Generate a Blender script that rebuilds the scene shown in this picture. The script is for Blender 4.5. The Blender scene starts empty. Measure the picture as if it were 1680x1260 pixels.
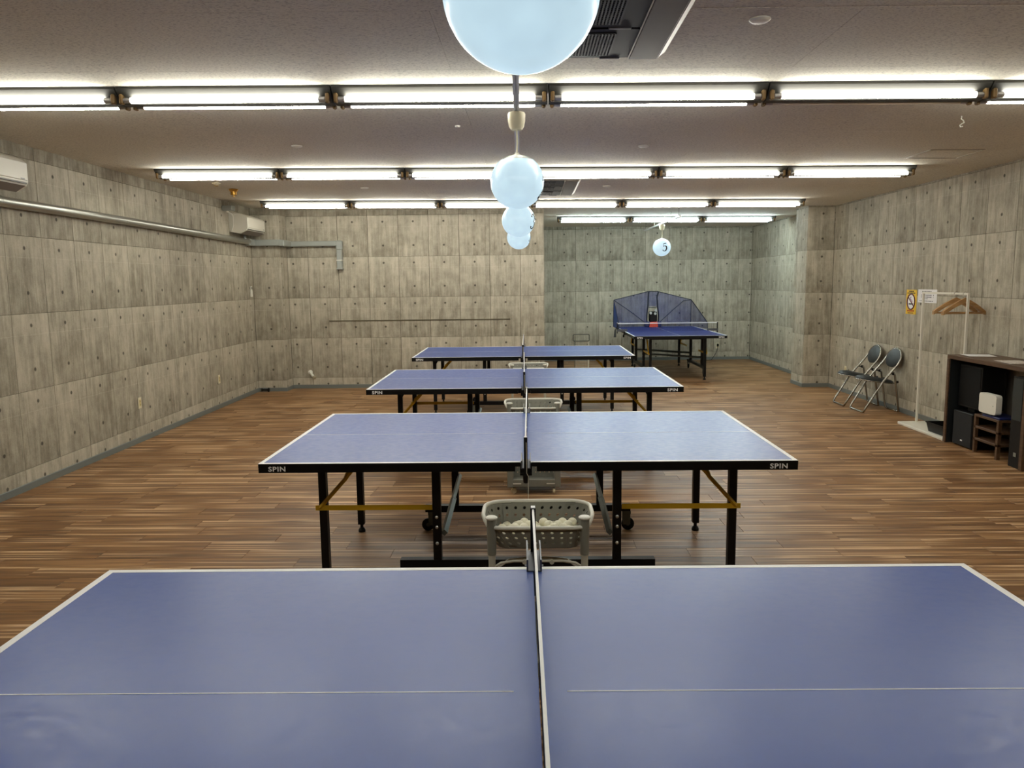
import bpy, math, random
from mathutils import Vector, Matrix
random.seed(7)
SC = bpy.context.scene
COL = SC.collection
PI = math.pi

# ------------------------------------------------------------------ camera
F_PX, PITCH, YAW, ROLL, CAM_H = 1271.09, 0.1306, -0.0234, -0.0121, 1.6661
_f = Vector((math.sin(YAW)*math.cos(PITCH), math.cos(YAW)*math.cos(PITCH), -math.sin(PITCH)))
_r = Vector((math.cos(YAW), -math.sin(YAW), 0)); _u = _r.cross(_f)
CR = _r*math.cos(ROLL) + _u*math.sin(ROLL); CU = _u*math.cos(ROLL) - _r*math.sin(ROLL); CF = _f
cam_d = bpy.data.cameras.new('camera'); cam = bpy.data.objects.new('camera', cam_d); COL.objects.link(cam)
cam_d.sensor_width = 36.0; cam_d.lens = F_PX/1680*36; cam_d.clip_start = 0.02; cam_d.clip_end = 100
cam.matrix_world = Matrix(((CR.x, CU.x, -CF.x, 0), (CR.y, CU.y, -CF.y, 0), (CR.z, CU.z, -CF.z, CAM_H), (0, 0, 0, 1)))
SC.camera = cam
def px(P):
    d = Vector(P) - Vector((0, 0, CAM_H)); k = d.dot(CF)
    if k <= 0.05: return None
    return 840 + F_PX*d.dot(CR)/k, 630 - F_PX*d.dot(CU)/k
# ------------------------------------------------------------------ world, exposure, lamp levels
w = bpy.data.worlds.new('world'); SC.world = w; w.use_nodes = True
w.node_tree.nodes['Background'].inputs[0].default_value = (0.5, 0.5, 0.5, 1)
w.node_tree.nodes['Background'].inputs[1].default_value = 0.0
vs = SC.view_settings; vs.view_transform = 'Standard'; vs.look = 'None'; vs.gamma = 1.0; vs.use_curve_mapping = False
vs.exposure = 0.0
TUBE_WARM, TUBE_COOL = ((1.0, 0.98, 0.875), 39.0), ((0.78, 0.97, 0.985), 76.0)
GLOBE_COL, GLOBE_STR = (0.51, 0.69, 0.785), 1.02

# ------------------------------------------------------------------ helpers
def lin(c):
    return tuple(((v/255)/12.92 if v/255 <= 0.04045 else ((v/255+0.055)/1.055)**2.4) for v in c)
MATS = {}
def mat(name, srgb, rough=0.5, metal=0.0, spec=0.5, emit=None, alpha=None, coat=0.0):
    if name in MATS: return MATS[name]
    m = bpy.data.materials.new(name); m.use_nodes = True
    b = m.node_tree.nodes['Principled BSDF']
    b.inputs['Base Color'].default_value = (*lin(srgb), 1); b.inputs['Roughness'].default_value = rough
    b.inputs['Metallic'].default_value = metal; b.inputs['Specular IOR Level'].default_value = spec
    b.inputs['Coat Weight'].default_value = coat
    if emit: b.inputs['Emission Color'].default_value = (*emit[0], 1); b.inputs['Emission Strength'].default_value = emit[1]
    if alpha is not None: b.inputs['Alpha'].default_value = alpha
    MATS[name] = m
    return m
class NT:
    def __init__(s, m): s.t = m.node_tree; s.n = s.t.nodes; s.l = s.t.links; s.b = s.n['Principled BSDF']
    def node(s, typ, **kw):
        n = s.n.new(typ)
        for k, v in kw.items(): setattr(n, k, v)
        return n
    def put(s, a, b): s.l.new(a, b)
    def val(s, sock, v):
        if hasattr(v, 'is_linked') or isinstance(v, bpy.types.NodeSocket): s.l.new(v, sock)
        else: sock.default_value = v
    def math(s, op, a, b=0.0, c=0.0, clamp=False):
        n = s.node('ShaderNodeMath', operation=op, use_clamp=clamp)
        s.val(n.inputs[0], a); s.val(n.inputs[1], b); s.val(n.inputs[2], c); return n.outputs[0]
    def noise(s, vec, scale=1.0, detail=3.0, rough=0.5):
        n = s.node('ShaderNodeTexNoise'); n.inputs['Scale'].default_value = scale
        n.inputs['Detail'].default_value = detail; n.inputs['Roughness'].default_value = rough
        s.l.new(vec, n.inputs['Vector']); return n.outputs['Fac']
    def vmap(s, vec, scale=(1, 1, 1), loc=None):
        n = s.node('ShaderNodeMapping'); n.inputs['Scale'].default_value = scale; s.l.new(vec, n.inputs['Vector'])
        if loc is not None: s.l.new(loc, n.inputs['Location'])
        return n.outputs[0]
    def ramp(s, fac, stops):
        n = s.node('ShaderNodeValToRGB'); e = n.color_ramp.elements
        while len(e) < len(stops): e.new(0.5)
        for el, (p, c) in zip(e, stops): el.position = p; el.color = (*c, 1) if len(c) == 3 else c
        s.l.new(fac, n.inputs[0]); return n.outputs[0]
    def mix(s, fac, a, b, mode='MIX'):
        n = s.node('ShaderNodeMix', data_type='RGBA', blend_type=mode)
        s.val(n.inputs[0], fac); s.val(n.inputs[6], a); s.val(n.inputs[7], b); return n.outputs[2]
    def remap(s, v, a, b, c, d):
        n = s.node('ShaderNodeMapRange'); s.val(n.inputs[0], v)
        for i, q in enumerate((a, b, c, d)): n.inputs[i+1].default_value = q
        return n.outputs[0]
    def bump(s, h, strength=0.2, dist=0.002):
        n = s.node('ShaderNodeBump'); n.inputs['Strength'].default_value = strength; n.inputs['Distance'].default_value = dist
        s.l.new(h, n.inputs['Height']); s.l.new(n.outputs[0], s.b.inputs['Normal'])

class MB:
    """collects shapes for one mesh"""
    def __init__(s): s.v = []; s.f = []; s.uv = None
    def add(s, vs, fs):
        o = len(s.v); s.v += [tuple(p) for p in vs]; s.f += [tuple(i+o for i in f) for f in fs]; return s
    def box(s, x0, x1, y0, y1, z0, z1, rot=None, c=None):
        P = [(x, y, z) for x in (x0, x1) for y in (y0, y1) for z in (z0, z1)]
        if rot is not None:
            c = Vector(c or ((x0+x1)/2, (y0+y1)/2, (z0+z1)/2)); P = [tuple(rot @ (Vector(q)-c) + c) for q in P]
        return s.add(P, [(0, 1, 3, 2), (4, 6, 7, 5), (0, 4, 5, 1), (2, 3, 7, 6), (0, 2, 6, 4), (1, 5, 7, 3)])
    def bbox(s, x0, x1, y0, y1, z0, z1, b=0.004):
        """box with chamfered edges"""
        P = []; ids = {}
        xs, ys, zs = (x0, x1), (y0, y1), (z0, z1)
        def vid(i, j, k, a):
            key = (i, j, k, a)
            if key not in ids:
                q = [xs[i], ys[j], zs[k]]
                for ax, (idx) in enumerate((i, j, k)):
                    if ax != a: q[ax] += b if idx == 0 else -b
                ids[key] = len(P); P.append(tuple(q))
            return ids[key]
        Fs = []
        for a in range(3):
            o = [q for q in range(3) if q != a]
            for sd in (0, 1):
                cyc = []
                for (m, n) in ((0, 0), (1, 0), (1, 1), (0, 1)):
                    t = [0, 0, 0]; t[a] = sd; t[o[0]] = m; t[o[1]] = n; cyc.append(vid(*t, a))
                Fs.append(tuple(cyc))
        for a in range(3):
            o = [q for q in range(3) if q != a]
            for m in (0, 1):
                for n in (0, 1):
                    t0 = [0, 0, 0]; t1 = [0, 0, 0]; t1[a] = 1
                    for t in (t0, t1): t[o[0]] = m; t[o[1]] = n
                    Fs.append((vid(*t0, o[0]), vid(*t1, o[0]), vid(*t1, o[1]), vid(*t0, o[1])))
        for i in (0, 1):
            for j in (0, 1):
                for k in (0, 1): Fs.append((vid(i, j, k, 0), vid(i, j, k, 1), vid(i, j, k, 2)))
        return s.add(P, Fs)
    def tube(s, pts, r, n=8, cap=True, closed=False):
        pts = [Vector(p) for p in pts]; m = len(pts); rings = []
        prev = None
        for i, p in enumerate(pts):
            if closed: d = pts[(i+1) % m] - pts[i-1]
            elif i == 0: d = pts[1]-p
            elif i == m-1: d = p-pts[i-1]
            else: d = (pts[i+1]-p).normalized() + (p-pts[i-1]).normalized()
            d.normalize()
            if prev is None:
                a = Vector((0, 0, 1)) if abs(d.z) < 0.9 else Vector((1, 0, 0))
                u = d.cross(a).normalized()
            else:
                u = prev - d*prev.dot(d); u.normalize()
            prev = u; v = d.cross(u); rr = r[i] if isinstance(r, (list, tuple)) else r
            rings.append([p + (u*math.cos(2*PI*k/n) + v*math.sin(2*PI*k/n))*rr for k in range(n)])
        vs = [q for R in rings for q in R]; fs = []
        for i in range(m if closed else m-1):
            a, b = i*n, ((i+1) % m)*n
            for k in range(n): fs.append((a+k, a+(k+1) % n, b+(k+1) % n, b+k))
        if cap and not closed: fs += [tuple(reversed(range(n))), tuple((m-1)*n+k for k in range(n))]
        return s.add(vs, fs)
    def lathe(s, prof, n=20, c=(0, 0, 0), axis='z'):
        vs = []; fs = []
        for (r, h) in prof:
            for k in range(n):
                a = 2*PI*k/n; q = (r*math.cos(a), r*math.sin(a), h)
                if axis == 'x': q = (q[2], q[0], q[1])
                elif axis == 'y': q = (q[0], q[2], q[1])
                vs.append((q[0]+c[0], q[1]+c[1], q[2]+c[2]))
        m = len(prof)
        for i in range(m-1):
            for k in range(n): fs.append((i*n+k, i*n+(k+1) % n, (i+1)*n+(k+1) % n, (i+1)*n+k))
        if prof[0][0] > 1e-6: fs.append(tuple(reversed(range(n))))
        if prof[-1][0] > 1e-6: fs.append(tuple((m-1)*n+k for k in range(n)))
        return s.add(vs, fs)
    def prism(s, poly, h0, h1, axis='z'):
        """2D polygon extruded; axis y: poly is (x,z); axis x: poly is (y,z)"""
        def P(a, b, h): return {'z': (a, b, h), 'y': (a, h, b), 'x': (h, a, b)}[axis]
        n = len(poly); vs = [P(a, b, h0) for a, b in poly] + [P(a, b, h1) for a, b in poly]
        fs = [tuple(range(n))[::-1], tuple(range(n, 2*n))] + [(k, (k+1) % n, n+(k+1) % n, n+k) for k in range(n)]
        return s.add(vs, fs)
    def mesh(s, name, m, smooth=False):
        me = bpy.data.meshes.new(name); me.from_pydata(s.v, [], s.f); me.update()
        import bmesh
        bm = bmesh.new(); bm.from_mesh(me); bmesh.ops.recalc_face_normals(bm, faces=bm.faces); bm.to_mesh(me); bm.free()
        if m: me.materials.append(m)
        if smooth:
            me.polygons.foreach_set('use_smooth', [True]*len(me.polygons))
            if smooth != 'all': me.set_sharp_from_angle(angle=math.radians(40))
        return me
    def build(s, name, m, parent=None, smooth=False, loc=(0, 0, 0), rz=0):
        return link(name, s.mesh(name, m, smooth), parent, loc, rz)
def link(name, me, parent=None, loc=(0, 0, 0), rz=0):
    o = bpy.data.objects.new(name, me); COL.objects.link(o); o.parent = parent; o.location = loc; o.rotation_euler = (0, 0, rz); return o
def tag(o, label=None, cat=None, group=None, kind=None):
    for k, v in (('label', label), ('category', cat), ('group', group), ('kind', kind)):
        if v: o[k] = v
    return o
def thing(name, label, cat, loc=(0, 0, 0), rz=0, group=None):
    return tag(link(name, None, None, loc, rz), label, cat, group)
def copy_tree(o, parent=None):
    c = o.copy(); COL.objects.link(c); c.parent = parent
    for ch in list(o.children): copy_tree(ch, c)
    return c
def arc(c, r, a0, a1, n, plane='xz', y=0.0):
    out = []
    for i in range(n+1):
        a = math.radians(a0+(a1-a0)*i/n); p, q = c[0]+r*math.cos(a), c[1]+r*math.sin(a)
        out.append({'xz': (p, y, q), 'xy': (p, q, y), 'yz': (y, p, q)}[plane])
    return out
def text_mesh(txt, size, m, name, depth=0.0006, weight=0.0):
    cu = bpy.data.curves.new(name, 'FONT'); cu.body = txt; cu.size = size; cu.extrude = depth; cu.offset = weight; cu.resolution_u = 3; cu.space_character = 1.12
    ob = bpy.data.objects.new(name, cu); COL.objects.link(ob)
    dg = bpy.context.evaluated_depsgraph_get(); me = bpy.data.meshes.new_from_object(ob.evaluated_get(dg))
    bpy.data.objects.remove(ob); bpy.data.curves.remove(cu)
    me.materials.clear(); me.materials.append(m); me.name = name
    xs = [v.co.x for v in me.vertices]; ys = [v.co.y for v in me.vertices]
    for v in me.vertices: v.co.x -= min(xs); v.co.y -= min(ys)
    return me, max(xs)-min(xs), max(ys)-min(ys)

# ------------------------------------------------------------------ plain materials
WHITE = mat('white_paint', (235, 233, 222), 0.45)
BLACK = mat('black_metal', (7, 7, 8), 0.42, spec=0.3)
BLACKP = mat('black_plastic', (8, 8, 9), 0.45, spec=0.3)
CHROME = mat('chrome_tube', (158, 154, 146), 0.25, 1.0)
STEEL = mat('zinc_steel', (112, 118, 112), 0.45, 0.6)
YELLOW = mat('mustard_paint', (204, 160, 26), 0.45)
SCREW = mat('screw_head', (190, 190, 186), 0.3, 0.9)
LINE = mat('white_line', (252, 252, 251), 0.5)
RUBBER = mat('grey_rubber', (88, 92, 94), 0.6)
GREYP = mat('grey_plastic', (132, 131, 121), 0.5)
IVORY = mat('ivory_plastic', (222, 214, 186), 0.45)
DUCT = mat('duct_plastic', (152, 156, 150), 0.35)
GALV = mat('galvanised_pipe', (166, 166, 158), 0.36, 0.75)
ACW = mat('aircon_white', (222, 218, 204), 0.4)
ACD = mat('aircon_grey_plastic', (120, 110, 102), 0.5)  # plain grey plastic of the louvre on the underside
VINYL = mat('black_vinyl', (38, 42, 44), 0.5)
BRASS = mat('brass', (196, 150, 72), 0.3, 0.9)
FIXW = mat('fixture_enamel_darkened', (62, 61, 57), 0.5, spec=0.2)  # white enamel, its colour darkened to offset the glare of the tubes
SOCK = mat('socket_brown', (122, 94, 52), 0.5)
CAPM = mat('tube_cap', (176, 174, 176), 0.35, 0.6)

# ------------------------------------------------------------------ concrete wallpaper
def concrete(name, panel):
    m = mat(name, (150, 146, 130), 0.75, spec=0.25); t = NT(m)
    geo = t.node('ShaderNodeNewGeometry').outputs['Position']
    tc = t.node('ShaderNodeTexCoord').outputs['Object']
    rnd = t.node('ShaderNodeObjectInfo').outputs['Random']
    sh = t.node('ShaderNodeCombineXYZ'); t.put(t.math('MULTIPLY', rnd, 37.0), sh.inputs[0]); t.put(t.math('MULTIPLY', rnd, 91.0), sh.inputs[1])
    t.put(t.math('MULTIPLY', rnd, 53.0), sh.inputs[2])
    src = tc if panel else geo
    add = t.node('ShaderNodeVectorMath', operation='ADD'); t.put(src, add.inputs[0]); t.put(sh.outputs[0], add.inputs[1]); P = add.outputs[0]
    streak = t.noise(t.vmap(P, (34, 34, 2.2)), 1.0, 3, 0.6)
    wide = t.noise(t.vmap(P, (11, 11, 1.1)), 1.0, 3, 0.55)
    fine = t.noise(t.vmap(P, (120, 120, 10)), 1.0, 3, 0.6)
    blotch = t.noise(t.vmap(P, (7, 7, 5.5)), 1.0, 5, 0.68)
    grit = t.noise(t.vmap(P, (150, 150, 150)), 1.0, 3, 0.6)
    v = t.math('ADD', t.math('MULTIPLY', streak, 0.30), t.math('MULTIPLY', blotch, 0.40))
    v = t.math('ADD', v, t.math('MULTIPLY', wide, 0.24))
    v = t.math('ADD', v, t.math('MULTIPLY', fine, 0.12)); v = t.math('ADD', v, t.math('MULTIPLY', grit, 0.16))
    if panel:
        sep = t.node('ShaderNodeSeparateXYZ'); t.put(tc, sep.inputs[0]); X, Z = sep.outputs[0], sep.outputs[2]
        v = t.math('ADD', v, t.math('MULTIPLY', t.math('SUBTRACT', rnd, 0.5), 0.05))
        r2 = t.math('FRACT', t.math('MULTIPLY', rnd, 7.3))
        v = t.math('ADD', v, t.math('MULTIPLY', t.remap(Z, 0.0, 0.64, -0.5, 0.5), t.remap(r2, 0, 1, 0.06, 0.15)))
        # pale edge beside a joint, as on the print, and the faint lift line
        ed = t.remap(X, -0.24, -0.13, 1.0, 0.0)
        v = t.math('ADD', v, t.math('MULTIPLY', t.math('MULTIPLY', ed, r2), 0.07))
        ln = t.math('LESS_THAN', t.math('ABSOLUTE', t.math('SUBTRACT', Z, t.math('ADD', 0.455, t.math('MULTIPLY', wide, 0.015)))), 0.0028)
        v = t.math('ADD', v, t.math('MULTIPLY', ln, 0.06))
    v = t.math('MULTIPLY_ADD', t.math('SUBTRACT', v, 0.60), 0.95, 0.60)
    col = t.ramp(v, [(0.40, (0.150, 0.133, 0.100)), (0.55, (0.315, 0.285, 0.221)), (0.66, (0.455, 0.415, 0.330)), (0.82, (0.61, 0.565, 0.46))])
    if panel:
        for hz in (0.54, 0.17):
            d = t.math('SQRT', t.math('ADD', t.math('POWER', X, 2.0), t.math('POWER', t.math('SUBTRACT', Z, hz), 2.0)))
            hole = t.math('SUBTRACT', 1.0, t.remap(d, 0.012, 0.020, 0.0, 1.0), clamp=True)
            col = t.mix(t.math('MULTIPLY', hole, 0.8), col, (0.030, 0.026, 0.020, 1))
    t.put(col, t.b.inputs['Base Color']); t.bump(fine, 0.12, 0.002)
    return m
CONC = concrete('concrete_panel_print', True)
CONC_PLAIN = concrete('concrete_joint_print', False)

JOINT = mat('dark_joint_print', (84, 79, 66), 0.85, spec=0.1)
XL = lambda y: -4.17 - 0.018*(y-5.83)
XR = 4.62
Y_REAR, Y_BACK, Y_ALC = -3.6, 12.37, 16.35
X_ALC = 0.24
TILT = 0.0102
CZ = lambda x: 2.7987 - TILT*x          # ceiling height
ROWS = [(-0.465, 0.175), (0.175, 0.815), (0.815, 1.455), (1.455, 2.095), (2.095, 2.735), (2.735, 3.375)]
_pc = {}
def panel_mesh(a, b, z0, z1):
    k = (round(a, 3), round(b, 3), round(z0, 3), round(z1, 3))
    if k not in _pc:
        g = 0.0028
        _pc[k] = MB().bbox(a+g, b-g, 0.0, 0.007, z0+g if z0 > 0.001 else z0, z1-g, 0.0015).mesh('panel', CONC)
    return _pc[k]
def wall(name, x, y, rz, length, phase, pitch=0.49, u_from=0.0, thick=0.15, ztop=2.9, left_over=0.0, cut=0.0):
    """panelled wall; local X runs along it, the room lies on local -Y"""
    o = MB().box(-left_over, length-cut, 0.006, thick, -0.05, ztop).build(name, JOINT, None, False, (x, y, 0), rz); tag(o, kind='structure')
    k0 = math.floor((u_from-phase)/pitch)
    u = phase+k0*pitch
    while u < length-0.004:
        a, b = max(u, u_from), min(u+pitch, length)
        if b-a > 0.01:
            for (z0, z1) in ROWS:
                za, zb = max(z0, 0.0), min(z1, ztop)
                if zb-za < 0.02: continue
                c = u+pitch/2
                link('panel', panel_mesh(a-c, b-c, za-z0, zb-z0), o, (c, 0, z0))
        u += pitch
    return o
ang_l = math.atan2(1, -0.018)
kl = math.hypot(1, 0.018)
wall('wall_left', XL(Y_REAR), Y_REAR, ang_l, (12.04-Y_REAR)*kl, (6.67-Y_REAR)*kl, 0.4955, u_from=(3.3-Y_REAR)*kl)
wall('wall_left_pillar_front', XL(12.04)-0.0, 12.04, 0, -3.835-XL(12.04), 0.0, 0.49, thick=0.3, left_over=0.1, cut=0.012)
wall('wall_left_pillar_side', -3.835, 12.05, PI/2, 0.32, -0.2, 0.49, thick=0.1)
wall('wall_back', -3.835, Y_BACK, 0, X_ALC+3.835, -3.021+3.835, 0.481, thick=0.12, cut=0.012)
wall('wall_alcove_left', X_ALC, Y_BACK+0.012, PI/2, Y_ALC-Y_BACK, 0.1, 0.49, thick=0.1)
wall('wall_alcove_back', X_ALC, Y_ALC, 0, XR-X_ALC, 0.497-X_ALC, 0.481)
wall('wall_alcove_right', XR, Y_ALC, -PI/2, Y_ALC-12.52, Y_ALC-15.593, 0.49)
wall('wall_right_pillar_side', 4.217, 12.53, -PI/2, 0.52, 0.1, 0.49, thick=0.4)
wall('wall_right_pillar_front', 4.217, 12.0, 0, XR-4.217, -0.02, 0.49, thick=0.5, left_over=-0.012)
_wr = MB().box(0, 12.0-Y_REAR, 0.006, 0.15, -0.05, 2.9).build('wall_right', JOINT, None, False, (XR, 12.0, 0), -PI/2); tag(_wr, kind='structure')
u = 0.0
while u < 8.9:
    for (z0, z1) in ROWS:
        za, zb = max(z0, 0.0), min(z1, 2.9)
        if zb-za > 0.02: link('panel', panel_mesh(-0.246, 0.246, za-z0, zb-z0), _wr, (u+0.246, 0, z0))
    u += 0.492
tag(MB().box(-4.2, XR+0.1, Y_REAR-0.15, Y_REAR, -0.05, 2.9).build('wall_rear', CONC_PLAIN), kind='structure')
# baseboards (grey vinyl)
BASE = mat('grey_vinyl_skirting', (112, 117, 114), 0.5)
def skirting(name, p0, p1, n):
    """strip from p0 to p1, n = inward normal"""
    (x0, y0), (x1, y1) = p0, p1; L = math.hypot(x1-x0, y1-y0)
    o = MB().add(*(lambda t: ([(0, 0, 0), (L, 0, 0), (L, 0, .06), (0, 0, .06), (0, -t, 0), (L, -t, 0), (L, -t, .055), (0, -t, .055)],
        [(0, 1, 2, 3), (4, 7, 6, 5), (0, 4, 5, 1), (3, 2, 6, 7), (0, 3, 7, 4), (1, 5, 6, 2)]))(0.007)).build(name, BASE, None, False, (x0, y0, 0), math.atan2(y1-y0, x1-x0))
    return tag(o, kind='structure')
skirting('baseboard_left', (XL(Y_REAR), Y_REAR), (XL(12.04), 12.04), 0)
skirting('baseboard_left_pillar_front', (XL(12.04), 12.04), (-3.83, 12.04), 0)
skirting('baseboard_left_pillar_side', (-3.835, 12.035), (-3.835, Y_BACK), 0)
skirting('baseboard_back', (-3.835, Y_BACK), (X_ALC+.007, Y_BACK), 0)
skirting('baseboard_alcove_left', (X_ALC, Y_BACK), (X_ALC, Y_ALC), 0)
skirting('baseboard_alcove_back', (X_ALC, Y_ALC), (XR, Y_ALC), 0)
skirting('baseboard_alcove_right', (XR, Y_ALC), (XR, 12.53), 0)
skirting('baseboard_right_pillar_side', (4.217, 12.53), (4.217, 11.995), 0)
skirting('baseboard_right_pillar_front', (4.21, 12.0), (XR, 12.0), 0)
skirting('baseboard_right', (XR, 12.0), (XR, Y_REAR), 0)

# ------------------------------------------------------------------ floor of walnut planks
WOOD = mat('walnut_plank', (96, 66, 42), 0.42, spec=0.35); t = NT(WOOD)
uv = t.node('ShaderNodeUVMap').outputs[0]; ri = t.node('ShaderNodeObjectInfo').outputs['Random']
at = t.node('ShaderNodeAttribute', attribute_name='plank_tone').outputs['Fac']
R = t.math('FRACT', t.math('ADD', t.math('MULTIPLY', ri, 1.0), at))
cmb = t.node('ShaderNodeCombineXYZ'); t.put(t.math('MULTIPLY', R, 61.0), cmb.inputs[0]); t.put(t.math('MULTIPLY', R, 23.0), cmb.inputs[1])
ad = t.node('ShaderNodeVectorMath', operation='ADD'); t.put(uv, ad.inputs[0]); t.put(cmb.outputs[0], ad.inputs[1]); U = ad.outputs[0]
warp = t.noise(t.vmap(U, (3.0, 6, 1)), 1.0, 2)
su = t.node('ShaderNodeSeparateXYZ'); t.put(uv, su.inputs[0]); V = su.outputs[1]
grain = t.noise(t.vmap(U, (2.2, 95, 1)), 1.0, 5, 0.62)
broad = t.noise(t.vmap(U, (1.4, 22, 1)), 1.0, 3, 0.55)
g = t.math('ADD', t.math('MULTIPLY', grain, 0.55), t.math('MULTIPLY', broad, 0.5)); g = t.math('ADD', g, t.math('MULTIPLY', t.math('SUBTRACT', R, 0.5), 0.06))
wc = t.ramp(g, [(0.36, (0.066, 0.028, 0.0095)), (0.50, (0.190, 0.089, 0.031)), (0.62, (0.320, 0.165, 0.062)), (0.80, (0.47, 0.270, 0.115))])
# sapwood streaks: narrow pale bands that wander along the plank
def band(v0, half, seed):
    c = t.math('ADD', V, t.math('MULTIPLY', t.math('SUBTRACT', warp, 0.5), 0.016))
    inb = t.math('SUBTRACT', 1.0, t.remap(t.math('ABSOLUTE', t.math('SUBTRACT', c, v0)), half*0.35, half, 0.0, 1.0), clamp=True)
    on = t.math('GREATER_THAN', t.math('FRACT', t.math('MULTIPLY', R, seed)), 0.34)
    fade = t.remap(t.noise(t.vmap(U, (1.7, 0.01, 1)), 1.0, 1), 0.40, 0.55, 0.0, 1.0)
    return t.math('MULTIPLY', t.math('MULTIPLY', inb, on), fade)
bands = t.math('MAXIMUM', band(0.139, 0.024, 13.7), t.math('MAXIMUM', t.math('MULTIPLY', band(0.085, 0.013, 29.3), 0.75), t.math('MAXIMUM', t.math('MULTIPLY', band(0.010, 0.018, 7.9), 0.8), t.math('MULTIPLY', band(0.05, 0.010, 41.7), 0.6))))
wc = t.mix(t.math('MULTIPLY', bands, 0.74), wc, (0.72, 0.48, 0.27, 1))
t.put(wc, t.b.inputs['Base Color']); t.put(t.remap(grain, 0.3, 0.7, 0.36, 0.50), t.b.inputs['Roughness']); t.bump(grain, 0.12, 0.0006)
SUB = mat('floor_joint', (38, 26, 18), 0.8)
floor = tag(MB().box(-4.45, XR+0.1, Y_REAR-0.1, Y_ALC+0.1, -0.08, -0.0035).build('floor', SUB), kind='structure')
PW, PL, FG = 0.1535, 0.918, 0.0007
def plank_geo(x0, x1, y0, y1):
    a, b, c, d, h = x0+FG, x1-FG, y0+FG, y1-FG, 0.001
    vs = [(a, c, -.004), (b, c, -.004), (b, d, -.004), (a, d, -.004), (a, c, -h), (b, c, -h), (b, d, -h), (a, d, -h), (a+h, c+h, 0), (b-h, c+h, 0), (b-h, d-h, 0), (a+h, d-h, 0)]
    fs = [(8, 9, 10, 11)] + [(k, (k+1) % 4, 4+(k+1) % 4, 4+k) for k in range(4)] + [(4+k, 4+(k+1) % 4, 8+(k+1) % 4, 8+k) for k in range(4)]
    return vs, fs
def plank_mesh(name, vs, fs, uvs, tone):
    me = bpy.data.meshes.new(name); me.from_pydata(vs, [], fs); me.materials.append(WOOD)
    ul = me.uv_layers.new(name='UVMap'); at = me.attributes.new('plank_tone', 'FLOAT', 'POINT')
    for lp in me.loops: ul.data[lp.index].uv = uvs[lp.vertex_index]
    at.data.foreach_set('value', tone); me.update(); return me
planks = []
k = math.floor((Y_REAR-4.705)/PW)
while True:
    y0 = 4.705+k*PW; y1 = y0+PW
    if y0 > Y_ALC: break
    xa = -4.40 if y0 < Y_BACK else X_ALC-0.05
    x = -4.40 - random.random()*PL
    while x < XR:
        a, b = max(x, xa), min(x+PL, XR+0.03)
        if b-a > 0.03: planks.append((a, b, y0, y1))
        x += PL
    k += 1
def seen_score(q):
    best = 0
    a, b, y0, y1 = q
    p = px(((a+b)/2, y0, 0)); p2 = px(((a+b)/2, y1, 0))
    if p is None or p2 is None or y0 < 2.3: return -1
    if not (-250 < p[0] < 1930): return -1
    if p2[1] > 1075: return -1
    lim = 934 if 170 < p[0] < 1590 else 934+(170-p[0])*0.72 if p[0] <= 170 else 926+(p[0]-1590)*0.66
    if p2[1] > lim: return -1
    return p[1]-p2[1]
sc_ = sorted([(seen_score(q), i) for i, q in enumerate(planks)], reverse=True)
near = {i for s_, i in sc_[:300] if s_ > 0}
_pm = {}
rest = ([], [], [], [])
for i, (a, b, y0, y1) in enumerate(planks):
    if i in near:
        key = round(b-a, 3)
        if key not in _pm:
            vs, fs = plank_geo(0, b-a, 0, PW); _pm[key] = plank_mesh('plank', vs, fs, [(v[0], v[1]) for v in vs], [0.0]*len(vs))
        link('plank', _pm[key], floor, (a, y0, 0))
    else:
        vs, fs = plank_geo(a, b, y0, y1); o = len(rest[0]); r_ = random.random()
        rest[0].extend(vs); rest[1].extend([tuple(j+o for j in f) for f in fs]); rest[2].extend([(v[0]-a, v[1]-y0) for v in vs]); rest[3].extend([r_]*len(vs))
tag(link('far_planks', plank_mesh('far_planks', *rest), floor), kind='stuff')

# ------------------------------------------------------------------ ceiling of fissured boards
CEIL = mat('fissured_ceiling_board', (150, 143, 134), 0.85, spec=0.15); t = NT(CEIL)
P = t.node('ShaderNodeNewGeometry').outputs['Position']
worm = t.noise(t.vmap(P, (62, 190, 60)), 1.0, 2, 0.6)
pit = t.remap(worm, 0.38, 0.47, 1.0, 0.0)
soft = t.noise(t.vmap(P, (0.8, 0.8, 0.8)), 1.0, 2)
cc = t.mix(t.math('MULTIPLY', pit, 0.62), t.ramp(soft, [(0.3, (0.70, 0.67, 0.575)), (0.7, (0.75, 0.715, 0.62))]), (0.30, 0.275, 0.25, 1))
t.put(cc, t.b.inputs['Base Color']); t.bump(t.math('SUBTRACT', 1.0, pit), 0.25, 0.001)
ceiling = tag(MB().box(-4.6, XR+0.2, Y_REAR-0.1, Y_ALC+0.1, 0.0075, 0.1).build('ceiling', mat('ceiling_joint', (84, 78, 70), 0.9)), kind='structure')
ceiling.location = (0, 0, 2.7987); ceiling.rotation_euler = (0, TILT, 0)
bd = MB().bbox(0.0006, 1.8194, 0.0006, 0.9094, 0, 0.009, 0.0008).mesh('ceiling_board', CEIL)
for i in range(-3, 3):
    for j in range(-1, 23):
        y0 = 3.43-4.55+0.91*(j-2)
        if y0 > Y_ALC or y0 < -4.7: continue
        o = link('ceiling_board', bd, ceiling, (i*1.82+0.5-(0.91 if j % 2 else 0), y0, 0.0 if (i, j) not in ((0, 6), (-2, 4)) else 0.001))

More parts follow.
